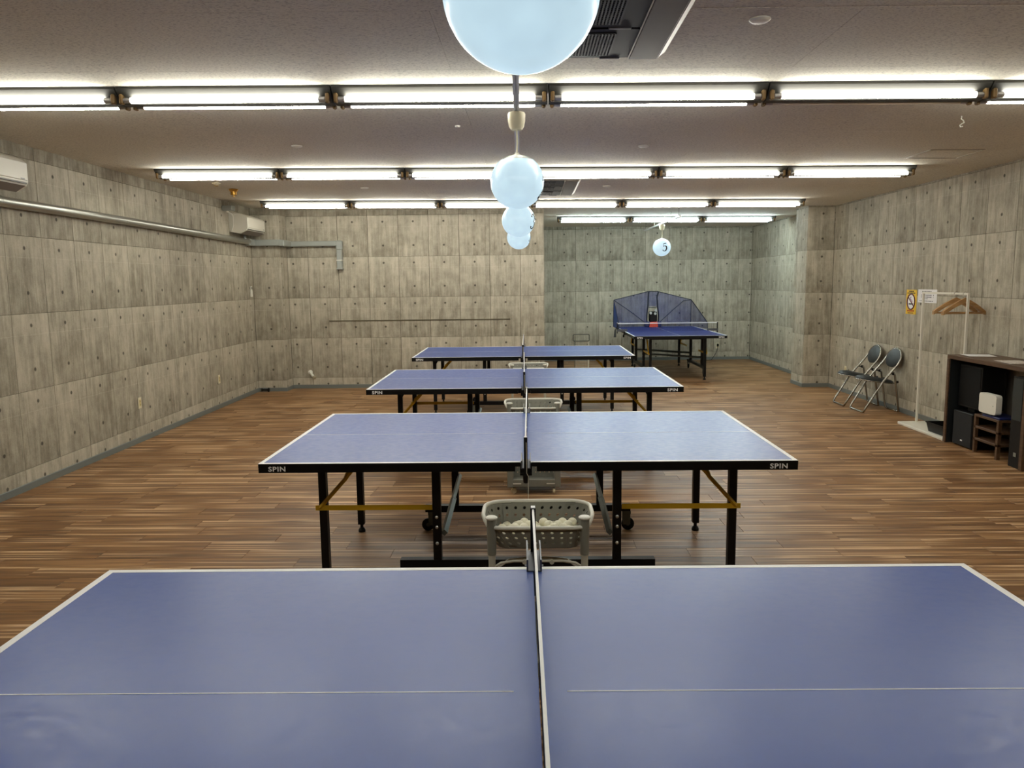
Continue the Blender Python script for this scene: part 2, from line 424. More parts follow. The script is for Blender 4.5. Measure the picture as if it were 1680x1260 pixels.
# ------------------------------------------------------------------ table tennis tables
BLUE = mat('blue_table_top', (66, 72, 128), 0.36, spec=0.5); t = NT(BLUE)
P = t.node('ShaderNodeNewGeometry').outputs['Position']
n1 = t.noise(t.vmap(P, (3, 3, 3)), 1.0, 4, 0.6); n2 = t.noise(t.vmap(P, (26, 40, 30)), 1.0, 3, 0.6)
t.put(t.ramp(t.math('ADD', t.math('MULTIPLY', n1, 0.6), t.math('MULTIPLY', n2, 0.4)), [(0.3, (0.040, 0.088, 0.335)), (0.7, (0.052, 0.106, 0.375))]), t.b.inputs['Base Color'])
t.put(t.remap(n2, 0.3, 0.7, 0.28, 0.38), t.b.inputs['Roughness'])
BLUE5 = mat('deep_blue_table_top', (26, 40, 104), 0.45, spec=0.35)
HL, HB, TZ = 1.37, 0.7625, 0.76
def spin_mesh():
    me, wd, ht = text_mesh('SPIN', 0.036, LINE, 'lettering', 0.0005, 0.0009)
    for v in me.vertices: v.co.x *= .088/wd; v.co.y *= .0262/ht
    return me, .088, .0262
SPIN, SPW, SPH = spin_mesh()
def make_table(blue):
    T = thing('table_tennis_table', '', 'table')
    for s in (-1, 1):
        x0, x1 = (-HL+.003, -.003) if s < 0 else (.003, HL-.003)
        MB().box(x0, x1, -HB+.003, HB-.003, TZ-.021, TZ).build('table_top', blue, T)
    # black frame rails: upper lip right round, deeper rail that stops short of the net
    for s in (-1, 1):
        a, b = (-HL, -.003) if s < 0 else (.003, HL)
        c, d = (-HL, -.055) if s < 0 else (.055, HL)
        for e in (-1, 1):
            y0, y1 = (-HB, -HB+.025) if e < 0 else (HB-.025, HB)
            m = MB().box(a, b, y0, y1, TZ-.0225, TZ-.0006); m.box(c, d, y0+.002*(e < 0), y1-.002*(e > 0), TZ-.048, TZ-.0225)
            m.build('side_rail', BLACK, T)
        xa, xb = (-HL, -HL+.025) if s < 0 else (HL-.025, HL)
        MB().box(xa, xb, -HB+.025, HB-.025, TZ-.048, TZ-.0006).build('end_rail', BLACK, T)
        xc = -.08 if s < 0 else .055
        MB().box(xc, xc+.025, -HB+.025, HB-.025, TZ-.048, TZ-.0225).build('middle_rail', BLACK, T)
    zt = TZ+.0006
    for s in (-1, 1):
        a, b = (-HL, -.004) if s < 0 else (.004, HL)
        for e in (-1, 1):
            y0, y1 = (-HB, -HB+.022) if e < 0 else (HB-.022, HB)
            MB().box(a, b, y0, y1, TZ-.0006, zt).build('edge_line', LINE, T)
        xa, xb = (-HL, -HL+.022) if s < 0 else (HL-.022, HL)
        MB().box(xa, xb, -HB+.022, HB-.022, TZ-.0006, zt).build('end_line', LINE, T)
        c, d = (-HL+.022, -.06) if s < 0 else (.06, HL-.022)
        MB().box(c, d, -.0016, .0016, TZ-.0006, zt).build('centre_line', LINE, T)
    # lettering on the near and far side rails
    for rz, y in ((0, -HB-.0004), (PI, HB+.0004)):
        for x in (-HL+.052, HL-.052-SPW):
            o = link('lettering', SPIN, T); o.rotation_euler = (PI/2, 0, rz)
            o.location = (x if rz == 0 else -x, y, TZ-.0405)
    # outer folding legs with levelling feet, yellow bars and struts
    for s in (-1, 1):
        for e in (-1, 1):
            X, Y = s*1.125, e*.455
            m = MB().box(X-.021, X+.021, Y-.021, Y+.021, .055, TZ-.045)
            lg = m.build('leg', BLACK, T)
            MB().lathe([(.011, .03), (.011, .056)], 8, (X, Y, 0)).lathe([(.024, 0), (.024, .014), (.014, .03)], 12, (X, Y, 0)).build('levelling_foot', BLACKP, lg)
            gus = [(X-s*.02, TZ-.047), (X-s*.062, TZ-.047), (X-s*.02, TZ-.115)]
            MB().prism(gus, Y-.012, Y+.012, 'y').build('gusset', BLACK, T)
            Yb = Y+e*.024
            MB().box(min(s*1.165, s*.52), max(s*1.165, s*.52), Yb-.004, Yb+.004, .430, .458).build('yellow_bar', YELLOW, T)
            q0, q1 = Vector((s*1.14, Yb+e*.006, .445)), Vector((s*.90, Yb+e*.006, TZ-.05))
            MB().tube([q0, q0.lerp(q1, .62), q0.lerp(q1, .66)+Vector((0, 0, .010)), q1], [.011, .011, .014, .011], 4).build('yellow_strut', YELLOW, T)
        MB().box(s*1.125-.016, s*1.125+.016, -.45, .45, TZ-.078, TZ-.046).build('leg_crossbar', BLACK, T)
        # inner wheeled carriage
        for e, Y in ((-1, -.55), (1, .475)):
            X = s*.485
            lg = MB().box(X-.022, X+.022, Y-.022, Y+.022, .178, TZ-.045).build('inner_leg', BLACK, T)
            for z in (.415, .36, .27): MB().lathe([(.009, 0), (.009, e*.004), (.004, e*.007)], 10, (X, Y+e*.022, z), 'y').build('screw', SCREW, lg)
        q0, q1 = Vector((s*.45, -.53, .315)), Vector((s*.452, .46, .385))
        MB().tube([q0, q0.lerp(q1, .55)], .019, 4).tube([q0.lerp(q1, .52)+Vector((0, 0, .006)), q1], .015, 4).build('folding_brace', STEEL, T)
        MB().box(s*.485-.015, s*.485+.015, -.53, .455, TZ-.08, TZ-.05).build('carriage_crossbar', BLACK, T)
    for Y in (-.55, .475):
        MB().box(-.69, .69, Y-.025, Y+.025, .134, .178).build('base_beam', BLACK, T)
        for s in (-1, 1):
            X = s*.655
            c = MB().lathe([(.036, -.011), (.043, -.008), (.043, .008), (.036, .011)], 16, (X+s*.02, Y, .043), 'y').build('caster_wheel', BLACKP, T, True)
            MB().lathe([(.014, -.0125), (.014, .0125)], 10, (X+s*.02, Y, .043), 'y').build('caster_hub', STEEL, c)
            MB().box(X-.016, X+.036, Y-.018, Y-.014, .040, .118).box(X-.016, X+.036, Y+.014, Y+.018, .040, .118).box(X-.018, X+.038, Y-.021, Y+.021, .112, .134).build('caster_fork', STEEL, c)
    return T
# net set (clamped on, so a thing of its own)
NETC = mat('net_cord', (22, 24, 34), 0.8)
def make_net():
    N = thing('table_tennis_net', '', 'net')
    W2, h = .885, .1525
    m = MB(); st = .015
    k = int(2*W2/st)
    for i in range(k+1):
        y = -W2+i*st; m.box(-.0006, .0006, y-.0007, y+.0007, TZ+.004, TZ+h-.012)
    for j in range(10):
        z = TZ+.005+j*.0142; m.box(-.0006, .0006, -W2, W2, z-.0007, z+.0007)
    tag(m.build('mesh', NETC, N), kind='stuff')
    MB().box(-.0035, .0035, -W2-.018, W2+.018, TZ+h-.015, TZ+h).build('top_tape', LINE, N)
    for e in (-1, 1):
        Y0 = e*(W2+.012)
        ps = MB().bbox(-.009, .009, min(Y0-.009, Y0+.009), max(Y0-.009, Y0+.009), TZ-.035, TZ+h+.004, .002).build('post', BLACKP, N)
        MB().box(-.007, .007, Y0-.011, Y0+.011, TZ+h+.004, TZ+h+.007).build('post_cap', LINE, ps)
        ya, yb = sorted((e*(HB-.045), e*(W2+.02)))
        c = MB().box(-.024, -.019, ya, yb, TZ+.001, TZ+.040).box(.019, .024, ya, yb, TZ+.001, TZ+.040).box(-.024, .024, ya, yb, TZ+.001, TZ+.005)
        c.build('clamp_bracket', STEEL if False else mat('grey_bracket', (96, 98, 104), 0.35, 0.5), N)
        yc, yd = sorted((e*(HB-.03), e*(HB+.028)))
        MB().box(-.03, -.010, yc, yd, TZ-.062, TZ-.050).box(.010, .03, yc, yd, TZ-.062, TZ-.050).box(-.03, .03, *sorted((e*(HB+.004), e*(HB+.02))), TZ-.062, TZ+.001).build('clamp_jaw', BLACKP, N)
        ye = e*(HB+.02)
        MB().lathe([(.004, -.105), (.014, -.10), (.017, -.062)], 10, (0, ye, TZ)).build('clamp_screw', BLACKP, N)
    MB().tube([(.003, -W2-.023, TZ+h-.02), (.004, -W2-.025, TZ-.02), (.012, -W2-.025, TZ-.035), (.010, -W2-.025, TZ-.175)], .0018, 5).build('tension_cord', mat('pale_cord', (214, 208, 190), 0.7), N)
    return N
tb = make_table(BLUE); nt = make_net()
TABLES = [(0.017, 1.626, .0122, 'blue table tennis table nearest the camera, cut by the photo\'s lower edge', 'net of the nearest table, its white tape running to the lower edge'),
          (-.024, 4.607, 0.0, 'blue table tennis table behind the nearest one, its mustard leg bars visible', 'net on the second table, a pale cord hanging from its near post'),
          (-.054, 7.381, .007, 'blue table tennis table third from the camera in the row', 'net on the third table of the row'),
          (-.084, 10.227, .0023, 'blue table tennis table farthest in the row, before the plain back wall', 'net on the farthest table of the row')]
for i, (x, y, a, lt, ln) in enumerate(TABLES):
    T = tb if i == 0 else copy_tree(tb); N = nt if i == 0 else copy_tree(nt)
    T.location = (x, y, 0); T.rotation_euler.z = a; tag(T, lt, group='table tennis tables in a row')
    N.location = (x, y, 0); N.rotation_euler.z = a; tag(N, ln, group='nets on the row of tables')
T5 = copy_tree(tb); T5.location = (2.479, 14.13, 0); T5.rotation_euler.z = PI/2; T5['group'] = 'table in the alcove'
tag(T5, 'deep blue table tennis table in the alcove with a ball robot on it')
for o in T5.children:
    if o.name.startswith('table_top'): o.data = o.data.copy(); o.data.materials[0] = BLUE5
    if o.name.startswith('lettering'):
        # its lettering stands on the short end rails
        i = [c for c in T5.children if c.name.startswith('lettering')].index(o)
        o.rotation_euler = (PI/2, 0, -PI/2 if i < 2 else PI/2)
        yy = (HB-.052, -HB+.052+SPW)[i % 2]
        o.location = ((-HL-.0004) if i < 2 else HL+.0004, yy if i < 2 else -yy, TZ-.0405)
# centre line of this table runs between the halves
N5 = copy_tree(nt); N5.location = (2.479, 14.02, 0); N5.rotation_euler.z = PI/2; tag(N5, 'net seen broadside across the alcove table', 'net', 'net in the alcove')

# ------------------------------------------------------------------ ball carts
def rrect(hx, hy, r, n=6):
    out = []
    for cx, cy, a0 in ((hx-r, hy-r, 0), (-hx+r, hy-r, 90), (-hx+r, -hy+r, 180), (hx-r, -hy+r, 270)):
        for i in range(n+1):
            a = math.radians(a0+90*i/n); out.append((cx+r*math.cos(a), cy+r*math.sin(a)))
    return out
def resample(poly, n):
    P = [Vector((*p, 0)) for p in poly]; P.append(P[0]); L = [0]
    for a, b in zip(P, P[1:]): L.append(L[-1]+(b-a).length)
    out = []
    for i in range(n):
        s = L[-1]*i/n; j = max(k for k in range(len(L)-1) if L[k] <= s)
        f = (s-L[j])/max(1e-9, L[j+1]-L[j]); q = P[j].lerp(P[j+1], f); out.append((q.x, q.y))
    return out
def perforated(hx, hy, r, z0, z1, taper, rows, cols, hr, zlo, zhi):
    """open tray wall with round holes; taper = inset (x, y) at the bottom"""
    m = MB(); N = cols*2; tx, ty = taper
    top = resample(rrect(hx, hy, r), N); bot = resample(rrect(hx-tx, hy-ty, max(.02, r-max(tx, ty)*.6)), N)
    def S(u, v):
        i = math.floor(u) % N; f = u-math.floor(u); j = (i+1) % N
        a = (top[i][0]*(1-f)+top[j][0]*f, top[i][1]*(1-f)+top[j][1]*f); b = (bot[i][0]*(1-f)+bot[j][0]*f, bot[i][1]*(1-f)+bot[j][1]*f)
        return (b[0]*(1-v)+a[0]*v, b[1]*(1-v)+a[1]*v, z0+(z1-z0)*v)
    per = sum(math.dist(top[i], top[(i+1) % N]) for i in range(N))/N
    va, vb = (zlo-z0)/(z1-z0), (zhi-z0)/(z1-z0); dv = (vb-va)/rows
    for c in range(cols):
        u0 = 2*c-1
        m.add([S(u0, 0), S(u0+2, 0), S(u0+2, va), S(u0, va), S(u0+1, 0), S(u0+1, va)], [(0, 4, 5, 3), (4, 1, 2, 5)])
        m.add([S(u0, vb), S(u0+2, vb), S(u0+2, 1), S(u0, 1), S(u0+1, vb), S(u0+1, 1)], [(0, 4, 5, 3), (4, 1, 2, 5)])
        for r_ in range(rows):
            v0 = va+r_*dv; uc, vc = u0+1, v0+dv/2
            outer = [(u0, v0), (u0+1, v0), (u0+2, v0), (u0+2, vc), (u0+2, v0+dv), (u0+1, v0+dv), (u0, v0+dv), (u0, vc)]
            inner = [(uc+hr/per*math.cos(math.radians(225+45*q)), vc+hr/(z1-z0)*math.sin(math.radians(225+45*q))) for q in range(8)]
            m.add([S(*q) for q in outer]+[S(*q) for q in inner], [(q, (q+1) % 8, 8+(q+1) % 8, 8+q) for q in range(8)])
    return m, bot
RIMZ, TRAYB = .722, .602
def dip(x, y, z):
    """the front lip of the tray is cut lower than the sides and back"""
    f = min(1, max(0, (-.072-y)/.045)); return TRAYB+(z-TRAYB)*(1-.27*f*f*(3-2*f))
def make_cart():
    C = thing('ball_cart', '', 'cart')
    m, bot = perforated(.222, .138, .085, TRAYB, RIMZ, (.055, .022), 3, 32, .0070, .618, .709)
    m.v = [(x, y, dip(x, y, z)) for x, y, z in m.v]
    b = m.build('upper_tray', GREYP, C); sm = b.modifiers.new('thickness', 'SOLIDIFY'); sm.thickness = .004
    MB().prism(bot, TRAYB-.004, TRAYB+.003).build('tray_bottom', GREYP, C)
    MB().tube([(x, y, dip(x, y, RIMZ)) for x, y in resample(rrect(.224, .140, .087, 7), 64)], .0085, 8, closed=True).build('rim', mat('pale_grey_rim', (224, 222, 210), 0.45), C, 'all')
    for s in (-1, 1):
        X = s*.187; PY = -.122
        sl = MB().tube([(X, PY, .575), (X, PY, RIMZ+.002)], [.0175, .020], 12).build('post_sleeve', GREYP, C, True)
        MB().lathe([(.024, RIMZ+.002), (.025, RIMZ+.008), (.019, RIMZ+.012)], 14, (X, PY, 0)).build('sleeve_cap', MATS['pale_grey_rim'], sl)
        MB().tube([(X, PY, .18), (X, PY, .578)], .0145, 10).build('post', mat('pale_tube', (200, 197, 182), 0.4), C, True)
        # wire loops between the posts
        MB().tube([(X, PY, .515), (s*.15, -.118, .538), (s*.10, -.112, .543), (0, -.112, .543)], .0055, 6).build('wire_loop', MATS['pale_tube'], C)
        MB().tube([(s*.17, -.075, .500), (s*.12, -.05, .526), (s*.05, -.04, .530), (0, -.04, .530)], .0055, 6).build('wire_loop', MATS['pale_tube'], C)
        MB().lathe([(.010, -.006), (.010, .006)], 8, (s*.055, -.112, .540), 'y').build('wire_clip', MATS['pale_tube'], C)
        for e in (-1, 1):
            MB().bbox(X-.024, X+.024, e*.115-.022, e*.115+.022, .055, .195, .006).build('corner_column', GREYP, C)
    m2, bot2 = perforated(.195, .128, .03, .075, .27, (.012, .012), 4, 32, .005, .10, .25)
    # back wall of the lower basket only (front is an open low bar)
    keep = [f for f in m2.f if sum(m2.v[i][1] for i in f)/len(f) > -.095]; m2.f = keep
    lb = m2.build('lower_basket', GREYP, C); sm = lb.modifiers.new('thickness', 'SOLIDIFY'); sm.thickness = .003
    MB().prism(bot2, .068, .076).build('lower_tray', GREYP, C)
    fb = MB().bbox(-.17, .17, -.136, -.118, .060, .122, .004).build('front_bar', GREYP, C)
    for s in (-1, 1): MB().box(min(s*.10, s*.165), max(s*.10, s*.165), -.140, -.135, .084, .090).build('front_ridge', MATS['pale_grey_rim'], fb)
    for s in (-1, 1):
        for e in (-1, 1):
            X, Y = s*.160, e*.105
            w_ = MB().lathe([(.018, -.009), (.023, -.006), (.023, .006), (.018, .009)], 14, (X, Y, .023), 'y' if s < 0 else 'x').build('caster_wheel', IVORY, C, True)
            MB().tube([(X, Y, .044), (X, Y, .07)], .008, 6).build('caster_stem', STEEL, w_)
    return C
cart = make_cart()
CARTS = [(.027, 3.137, 'grey perforated ball cart full of white balls behind the nearest table'),
         (.024, 6.10, 'grey perforated ball cart between the second and third tables'),
         (-.016, 8.92, 'grey perforated ball cart between the third and farthest tables')]
for i, (x, y, l) in enumerate(CARTS):
    c = cart if i == 0 else copy_tree(cart); c.location = (x, y, 0); tag(c, l, group='ball carts between the tables')
c4 = copy_tree(cart); c4.location = (-.02, 11.66, 0); c4.scale = (.85, .85, .92); tag(c4, 'grey ball cart behind the farthest table against the back wall', group='ball carts between the tables')
BALL = mat('celluloid_ball', (240, 236, 212), 0.4)
import bmesh
bme = bpy.data.meshes.new('table_tennis_ball'); bm = bmesh.new(); bmesh.ops.create_icosphere(bm, subdivisions=3, radius=.02); bm.to_mesh(bme); bm.free()
bme.materials.append(BALL); bme.polygons.foreach_set('use_smooth', [True]*len(bme.polygons))
def balls(cx, cy, layers, label, group):
    for (z, ys, nx, off, skip) in layers:
        for j, yy in enumerate(ys):
            for i in range(nx):
                if (i, j) in skip: continue
                x = (i-(nx-1)/2)*.0405+off+(.02 if j % 2 else 0)
                if abs(x) > .152: continue
                o = link('table_tennis_ball', bme, None, (cx+x+random.uniform(-.0015, .0015), cy+yy, z)); tag(o, label, 'ball', group)
lb_ = 'white table tennis ball heaped in the cart behind the nearest table'
ysA = [-.090+.0356*q for q in range(6)]
balls(.027, 3.137, [(.6265, ysA, 8, -.01, ()), (.6585, [-.072+.0356*q for q in range(4)], 7, .004, ((0, 0), (2, 0), (5, 0), (3, 1), (6, 1), (0, 2), (3, 2), (0, 3), (2, 3), (4, 3)))], lb_, 'balls in the nearest cart')
balls(.024, 6.10, [(.6265, ysA[:3], 8, -.01, ())], 'white table tennis ball lying in the cart between second and third tables', 'balls in the second cart')

# ------------------------------------------------------------------ fluorescent fixtures
def lamp_mat(n, cs):
    return mat(n, (250, 250, 245), 0.4, emit=cs)
LW, LC = lamp_mat('lit_tube_warm', TUBE_WARM), lamp_mat('lit_tube_cool', TUBE_COOL)
OFF = mat('unlit_tube', (214, 206, 184), 0.3)
FX = 1.2625
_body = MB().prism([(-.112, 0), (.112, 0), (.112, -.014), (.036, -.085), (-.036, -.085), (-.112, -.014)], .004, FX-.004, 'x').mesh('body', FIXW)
_tube = MB().lathe([(.0155, .078), (.0165, .082), (.0165, FX-.082), (.0155, FX-.078)], 12, (0, 0, 0), 'x')
TUBEM = {k: _tube.mesh('tube', m, True) for k, m in (('w', LW), ('c', LC), ('o', OFF))}
_caps = [MB().lathe(q, 12, (0, 0, 0), 'x').mesh('tube_cap', CAPM, True) for q in ([(.012, .036), (.0155, .040), (.0155, .0795)], [(.0155, FX-.0795), (.0155, FX-.040), (.012, FX-.036)])]
_sock = [MB().bbox(a, b, -.018, .018, -.022, .034, .006).mesh('socket', SOCK) for a, b in ((.013, .036), (FX-.036, FX-.013))]
def fixture(x, y, kind, label, group, unlit=None):
    f = thing('fluorescent_light', label, 'ceiling light', (x, y, CZ(x)-.001), 0, group); f.rotation_euler = (0, TILT, 0)
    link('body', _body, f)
    for i, e in enumerate((-1, 1)):
        tb_ = link('tube', TUBEM['o' if unlit == i else kind], f, (0, e*.082, -.072)); [link('tube_cap', q, tb_) for q in _caps]
        for s_ in _sock: link('socket', s_, f, (0, e*.082, -.072))
ORD = ['leftmost', 'second from left', 'third from left', 'fourth from left', 'fifth from left', 'rightmost']
def row(x0, y, n, kind, where, unlit=None, order=None):
    for i in range(n):
        fixture(x0+i*FX, y, kind, ('%s twin-tube fluorescent light %s' % ((order or ORD)[i], where)), 'fluorescent row '+where, 0 if False else (unlit or {}).get(i))
row(-3.665, 4.755, 6, 'w', 'in the ceiling row nearest the camera', {4: 1})
row(-3.755, 8.01, 6, 'w', 'in the middle ceiling row')
row(-3.755, 11.09, 6, 'w', 'in the row before the back wall')
row(.50, 13.86, 3, 'c', 'over the alcove', None, ['leftmost', 'middle', 'rightmost'])
row(-3.66, 1.50, 6, 'w', 'above the viewpoint, out of the picture', {i: 0 for i in range(6)})

# ------------------------------------------------------------------ lighting rails and globe pendants
RAILM = mat('rail_white', (226, 226, 226), 0.35)
RZ_ = 2.648
def rail(label, x0, y0, x1, y1, hang):
    r = thing('lighting_rail', label, 'lighting rail', (x0, y0, 0), math.atan2(y1-y0, x1-x0)); L = math.hypot(x1-x0, y1-y0)
    m = MB().box(0, L, -.016, -.012, RZ_-.016, RZ_+.010).box(0, L, .012, .016, RZ_-.016, RZ_+.010).box(0, L, -.016, .016, RZ_+.006, RZ_+.010)
    m.box(0, L, -.012, -.0025, RZ_-.016, RZ_-.013).box(0, L, .0025, .012, RZ_-.016, RZ_-.013); m.build('track', RAILM, r)
    for s in (0, L-.02): MB().box(s, s+.02, -.017, .017, RZ_-.017, RZ_+.011).build('end_cap', RAILM, r)
    for h in hang:
        xw = x0+(x1-x0)*h/L; zc = CZ(xw)-RZ_
        o = MB().tube([(h, 0, RZ_+.009), (h, 0, RZ_+zc-.001)], .0035, 6).lathe([(.014, RZ_+zc-.012), (.014, RZ_+zc-.002)], 10, (h, 0, 0)).lathe([(.012, RZ_+.010), (.009, RZ_+.022)], 8, (h, 0, 0)).build('hanger_rod', CHROME, r)
RX = lambda y: -.012-.0112*y
rail('white lighting rail above the nearest two tables', RX(.4), .4, RX(6.1), 6.1, (.3, 1.7, 3.1, 4.5, 5.6))
rail('white lighting rail above the third and farthest tables', RX(6.6), 6.6, RX(11.2), 11.2, (.3, 1.6, 2.9, 4.3))
rail('white lighting rail hung on thin rods in the alcove', 2.335, 12.2, 2.29, 15.6, (.12, .75, 1.3, 2.3, 3.25))
GL = mat('globe_acrylic', (120, 130, 136), 0.25, emit=(GLOBE_COL, GLOBE_STR)); t = NT(GL)
_nrm = t.node('ShaderNodeTexCoord').outputs['Object']
gn = t.noise(t.vmap(_nrm, (9, 9, 9)), 1.0, 2)
t.put(t.remap(gn, 0.3, 0.7, GLOBE_STR*.93, GLOBE_STR*1.07), t.b.inputs['Emission Strength'])
CLEAR = mat('clear_cap', (228, 228, 214), 0.12, alpha=0.45, spec=0.8)
DIGIT = mat('black_decal', (18, 18, 20), 0.5)
# bold serif figures as filled outlines on a unit square (x 0..1, y 0..1.5); strokes given as (points, half widths)
FIG = {
 '5': [([(.20, .92), (.26, 1.48)], [.035, .035]), ([(.26, 1.42), (.55, 1.44), (.86, 1.50)], [.05, .09, .05]),
       ([(.20, .86), (.36, .98), (.58, 1.0), (.80, .86), (.86, .56), (.78, .24), (.56, .06), (.32, .06), (.16, .18)], [.03, .05, .07, .12, .14, .13, .07, .05, .05]),
       ([(.17, .16), (.20, .30)], [.10, .09])],
 '3': [([(.18, 1.22), (.30, 1.42), (.52, 1.46), (.74, 1.36), (.80, 1.14), (.70, .92), (.48, .80)], [.05, .05, .06, .11, .13, .10, .04]),
       ([(.44, .80), (.68, .72), (.84, .50), (.80, .24), (.58, .06), (.34, .06), (.16, .20)], [.04, .08, .13, .13, .07, .05, .05]), ([(.18, 1.18), (.20, 1.28)], [.1, .09]), ([(.17, .20), (.19, .30)], [.1, .09])],
 '2': [([(.18, 1.16), (.26, 1.38), (.50, 1.47), (.74, 1.36), (.82, 1.12), (.72, .84), (.46, .52), (.20, .16)], [.05, .05, .06, .11, .13, .12, .08, .05]), ([(.16, .10), (.5, .10), (.86, .14)], [.09, .09, .09]), ([(.86, .10), (.90, .36)], [.04, .03]), ([(.2, 1.1), (.2, 1.22)], [.1, .09])],
 '4': [([(.62, 0.0), (.62, 1.5)], [.12, .12]), ([(.60, 1.48), (.08, .46)], [.035, .035]), ([(.04, .44), (.96, .44)], [.045, .045]), ([(.40, .03), (.84, .03)], [.03, .03])],
 '1': [([(.50, .05), (.50, 1.48)], [.12, .12]), ([(.20, 1.28), (.46, 1.46)], [.035, .05]), ([(.22, .03), (.78, .03)], [.035, .035])]}
def digit_on_globe(d, R, az, el, size):
    """figure wrapped on the sphere; az measured from +X, el from horizontal"""
    m = MB()
    def S(x, y):
        a = az + (x-.5)*size/R; e = el + (y-.75)*size/R
        return Vector((math.cos(a)*math.cos(e), math.sin(a)*math.cos(e), math.sin(e)))
    for pts, ws in FIG[d]:
        P = []; Wd = []
        for i in range(len(pts)-1):
            for q in range(4):
                f = q/4; P.append((pts[i][0]*(1-f)+pts[i+1][0]*f, pts[i][1]*(1-f)+pts[i+1][1]*f)); Wd.append(ws[i]*(1-f)+ws[i+1]*f)
        P.append(pts[-1]); Wd.append(ws[-1]); L = []; Rr = []
        for i, p in enumerate(P):
            a = P[max(0, i-1)]; b = P[min(len(P)-1, i+1)]; dx, dy = b[0]-a[0], b[1]-a[1]; n = math.hypot(dx, dy)
            nx, ny = -dy/n*Wd[i], dx/n*Wd[i]; L.append((p[0]+nx, p[1]+ny)); Rr.append((p[0]-nx, p[1]-ny))
        n = len(P); vs = []
        for rr in (R*1.002, R*1.008): vs += [S(*q)*rr for q in L] + [S(*q)*rr for q in Rr]
        fs = []
        for i in range(n-1):
            fs += [(2*n+i, 2*n+i+1, 3*n+i+1, 3*n+i), (i, n+i, n+i+1, i+1), (i, i+1, 2*n+i+1, 2*n+i), (n+i, 3*n+i, 3*n+i+1, n+i+1)]
        fs += [(0, 2*n, 3*n, n), (n-1, 2*n-1, 4*n-1, 3*n-1)]
        m.add(vs, fs)
    return m
GR = .155
def pendant(d, x, y, zc, az, el, label, size=.095):
    p = thing('globe_pendant', label, 'pendant lamp', (x, y, zc), 0, 'numbered globe pendants')
    prof = [(GR*math.sin(PI*k/28), -GR*math.cos(PI*k/28)) for k in range(0, 23)]
    r_, h_ = GR*math.sin(PI*22/28), -GR*math.cos(PI*22/28)
    MB().lathe([(0.0005, -GR)]+prof[1:]+[(r_*.6, h_+.001), (.0005, h_+.001)], 40).build('globe', GL, p, True)
    MB().lathe([(GR*math.sin(PI*k/28)*.998, -GR*math.cos(PI*k/28)) for k in range(22, 28)]+[(.004, GR)], 32).build('clear_top', CLEAR, p, True)
    MB().lathe([(.03, GR*.80), (.036, GR*.86), (.03, GR*.96), (.012, GR*1.01), (.012, GR*1.06)], 16).build('lamp_holder', WHITE, p, True)
    ztop = RZ_-.016-zc
    MB().lathe([(.012, ztop-.100), (.032, ztop-.098), (.042, ztop-.082), (.049, ztop-.05), (.051, ztop-.012), (.046, ztop-.003), (.02, ztop)], 24).build('rail_canopy', IVORY, p, True)
    MB().tube([(0, 0, GR*1.05), (.004, 0, (GR+ztop-.1)/2), (0, 0, ztop-.1)], .0045, 8).build('cord', IVORY, p)
    digit_on_globe(d, GR, az, el, size).build('number_decal', DIGIT, p)
pendant('1', RX(1.626)+.02, 1.60, 2.232, math.radians(60), -.12, 'nearest and largest glowing globe pendant, cut by the photo\'s upper edge')
pendant('2', RX(4.606), 4.606, 2.242, math.radians(-6), -.24, 'glowing globe pendant above the second table, second largest')
pendant('3', RX(7.38), 7.38, 2.238, math.radians(-24), -.12, 'glowing globe pendant whose figure 3 shows at its right rim')
pendant('4', RX(10.23), 10.23, 2.244, math.radians(-14), -.15, 'smallest globe of the stacked pendants, partly behind the others')
pendant('5', 2.317, 13.75, 2.240, math.radians(-79), -.05, 'glowing globe pendant in the alcove bearing the figure 5')

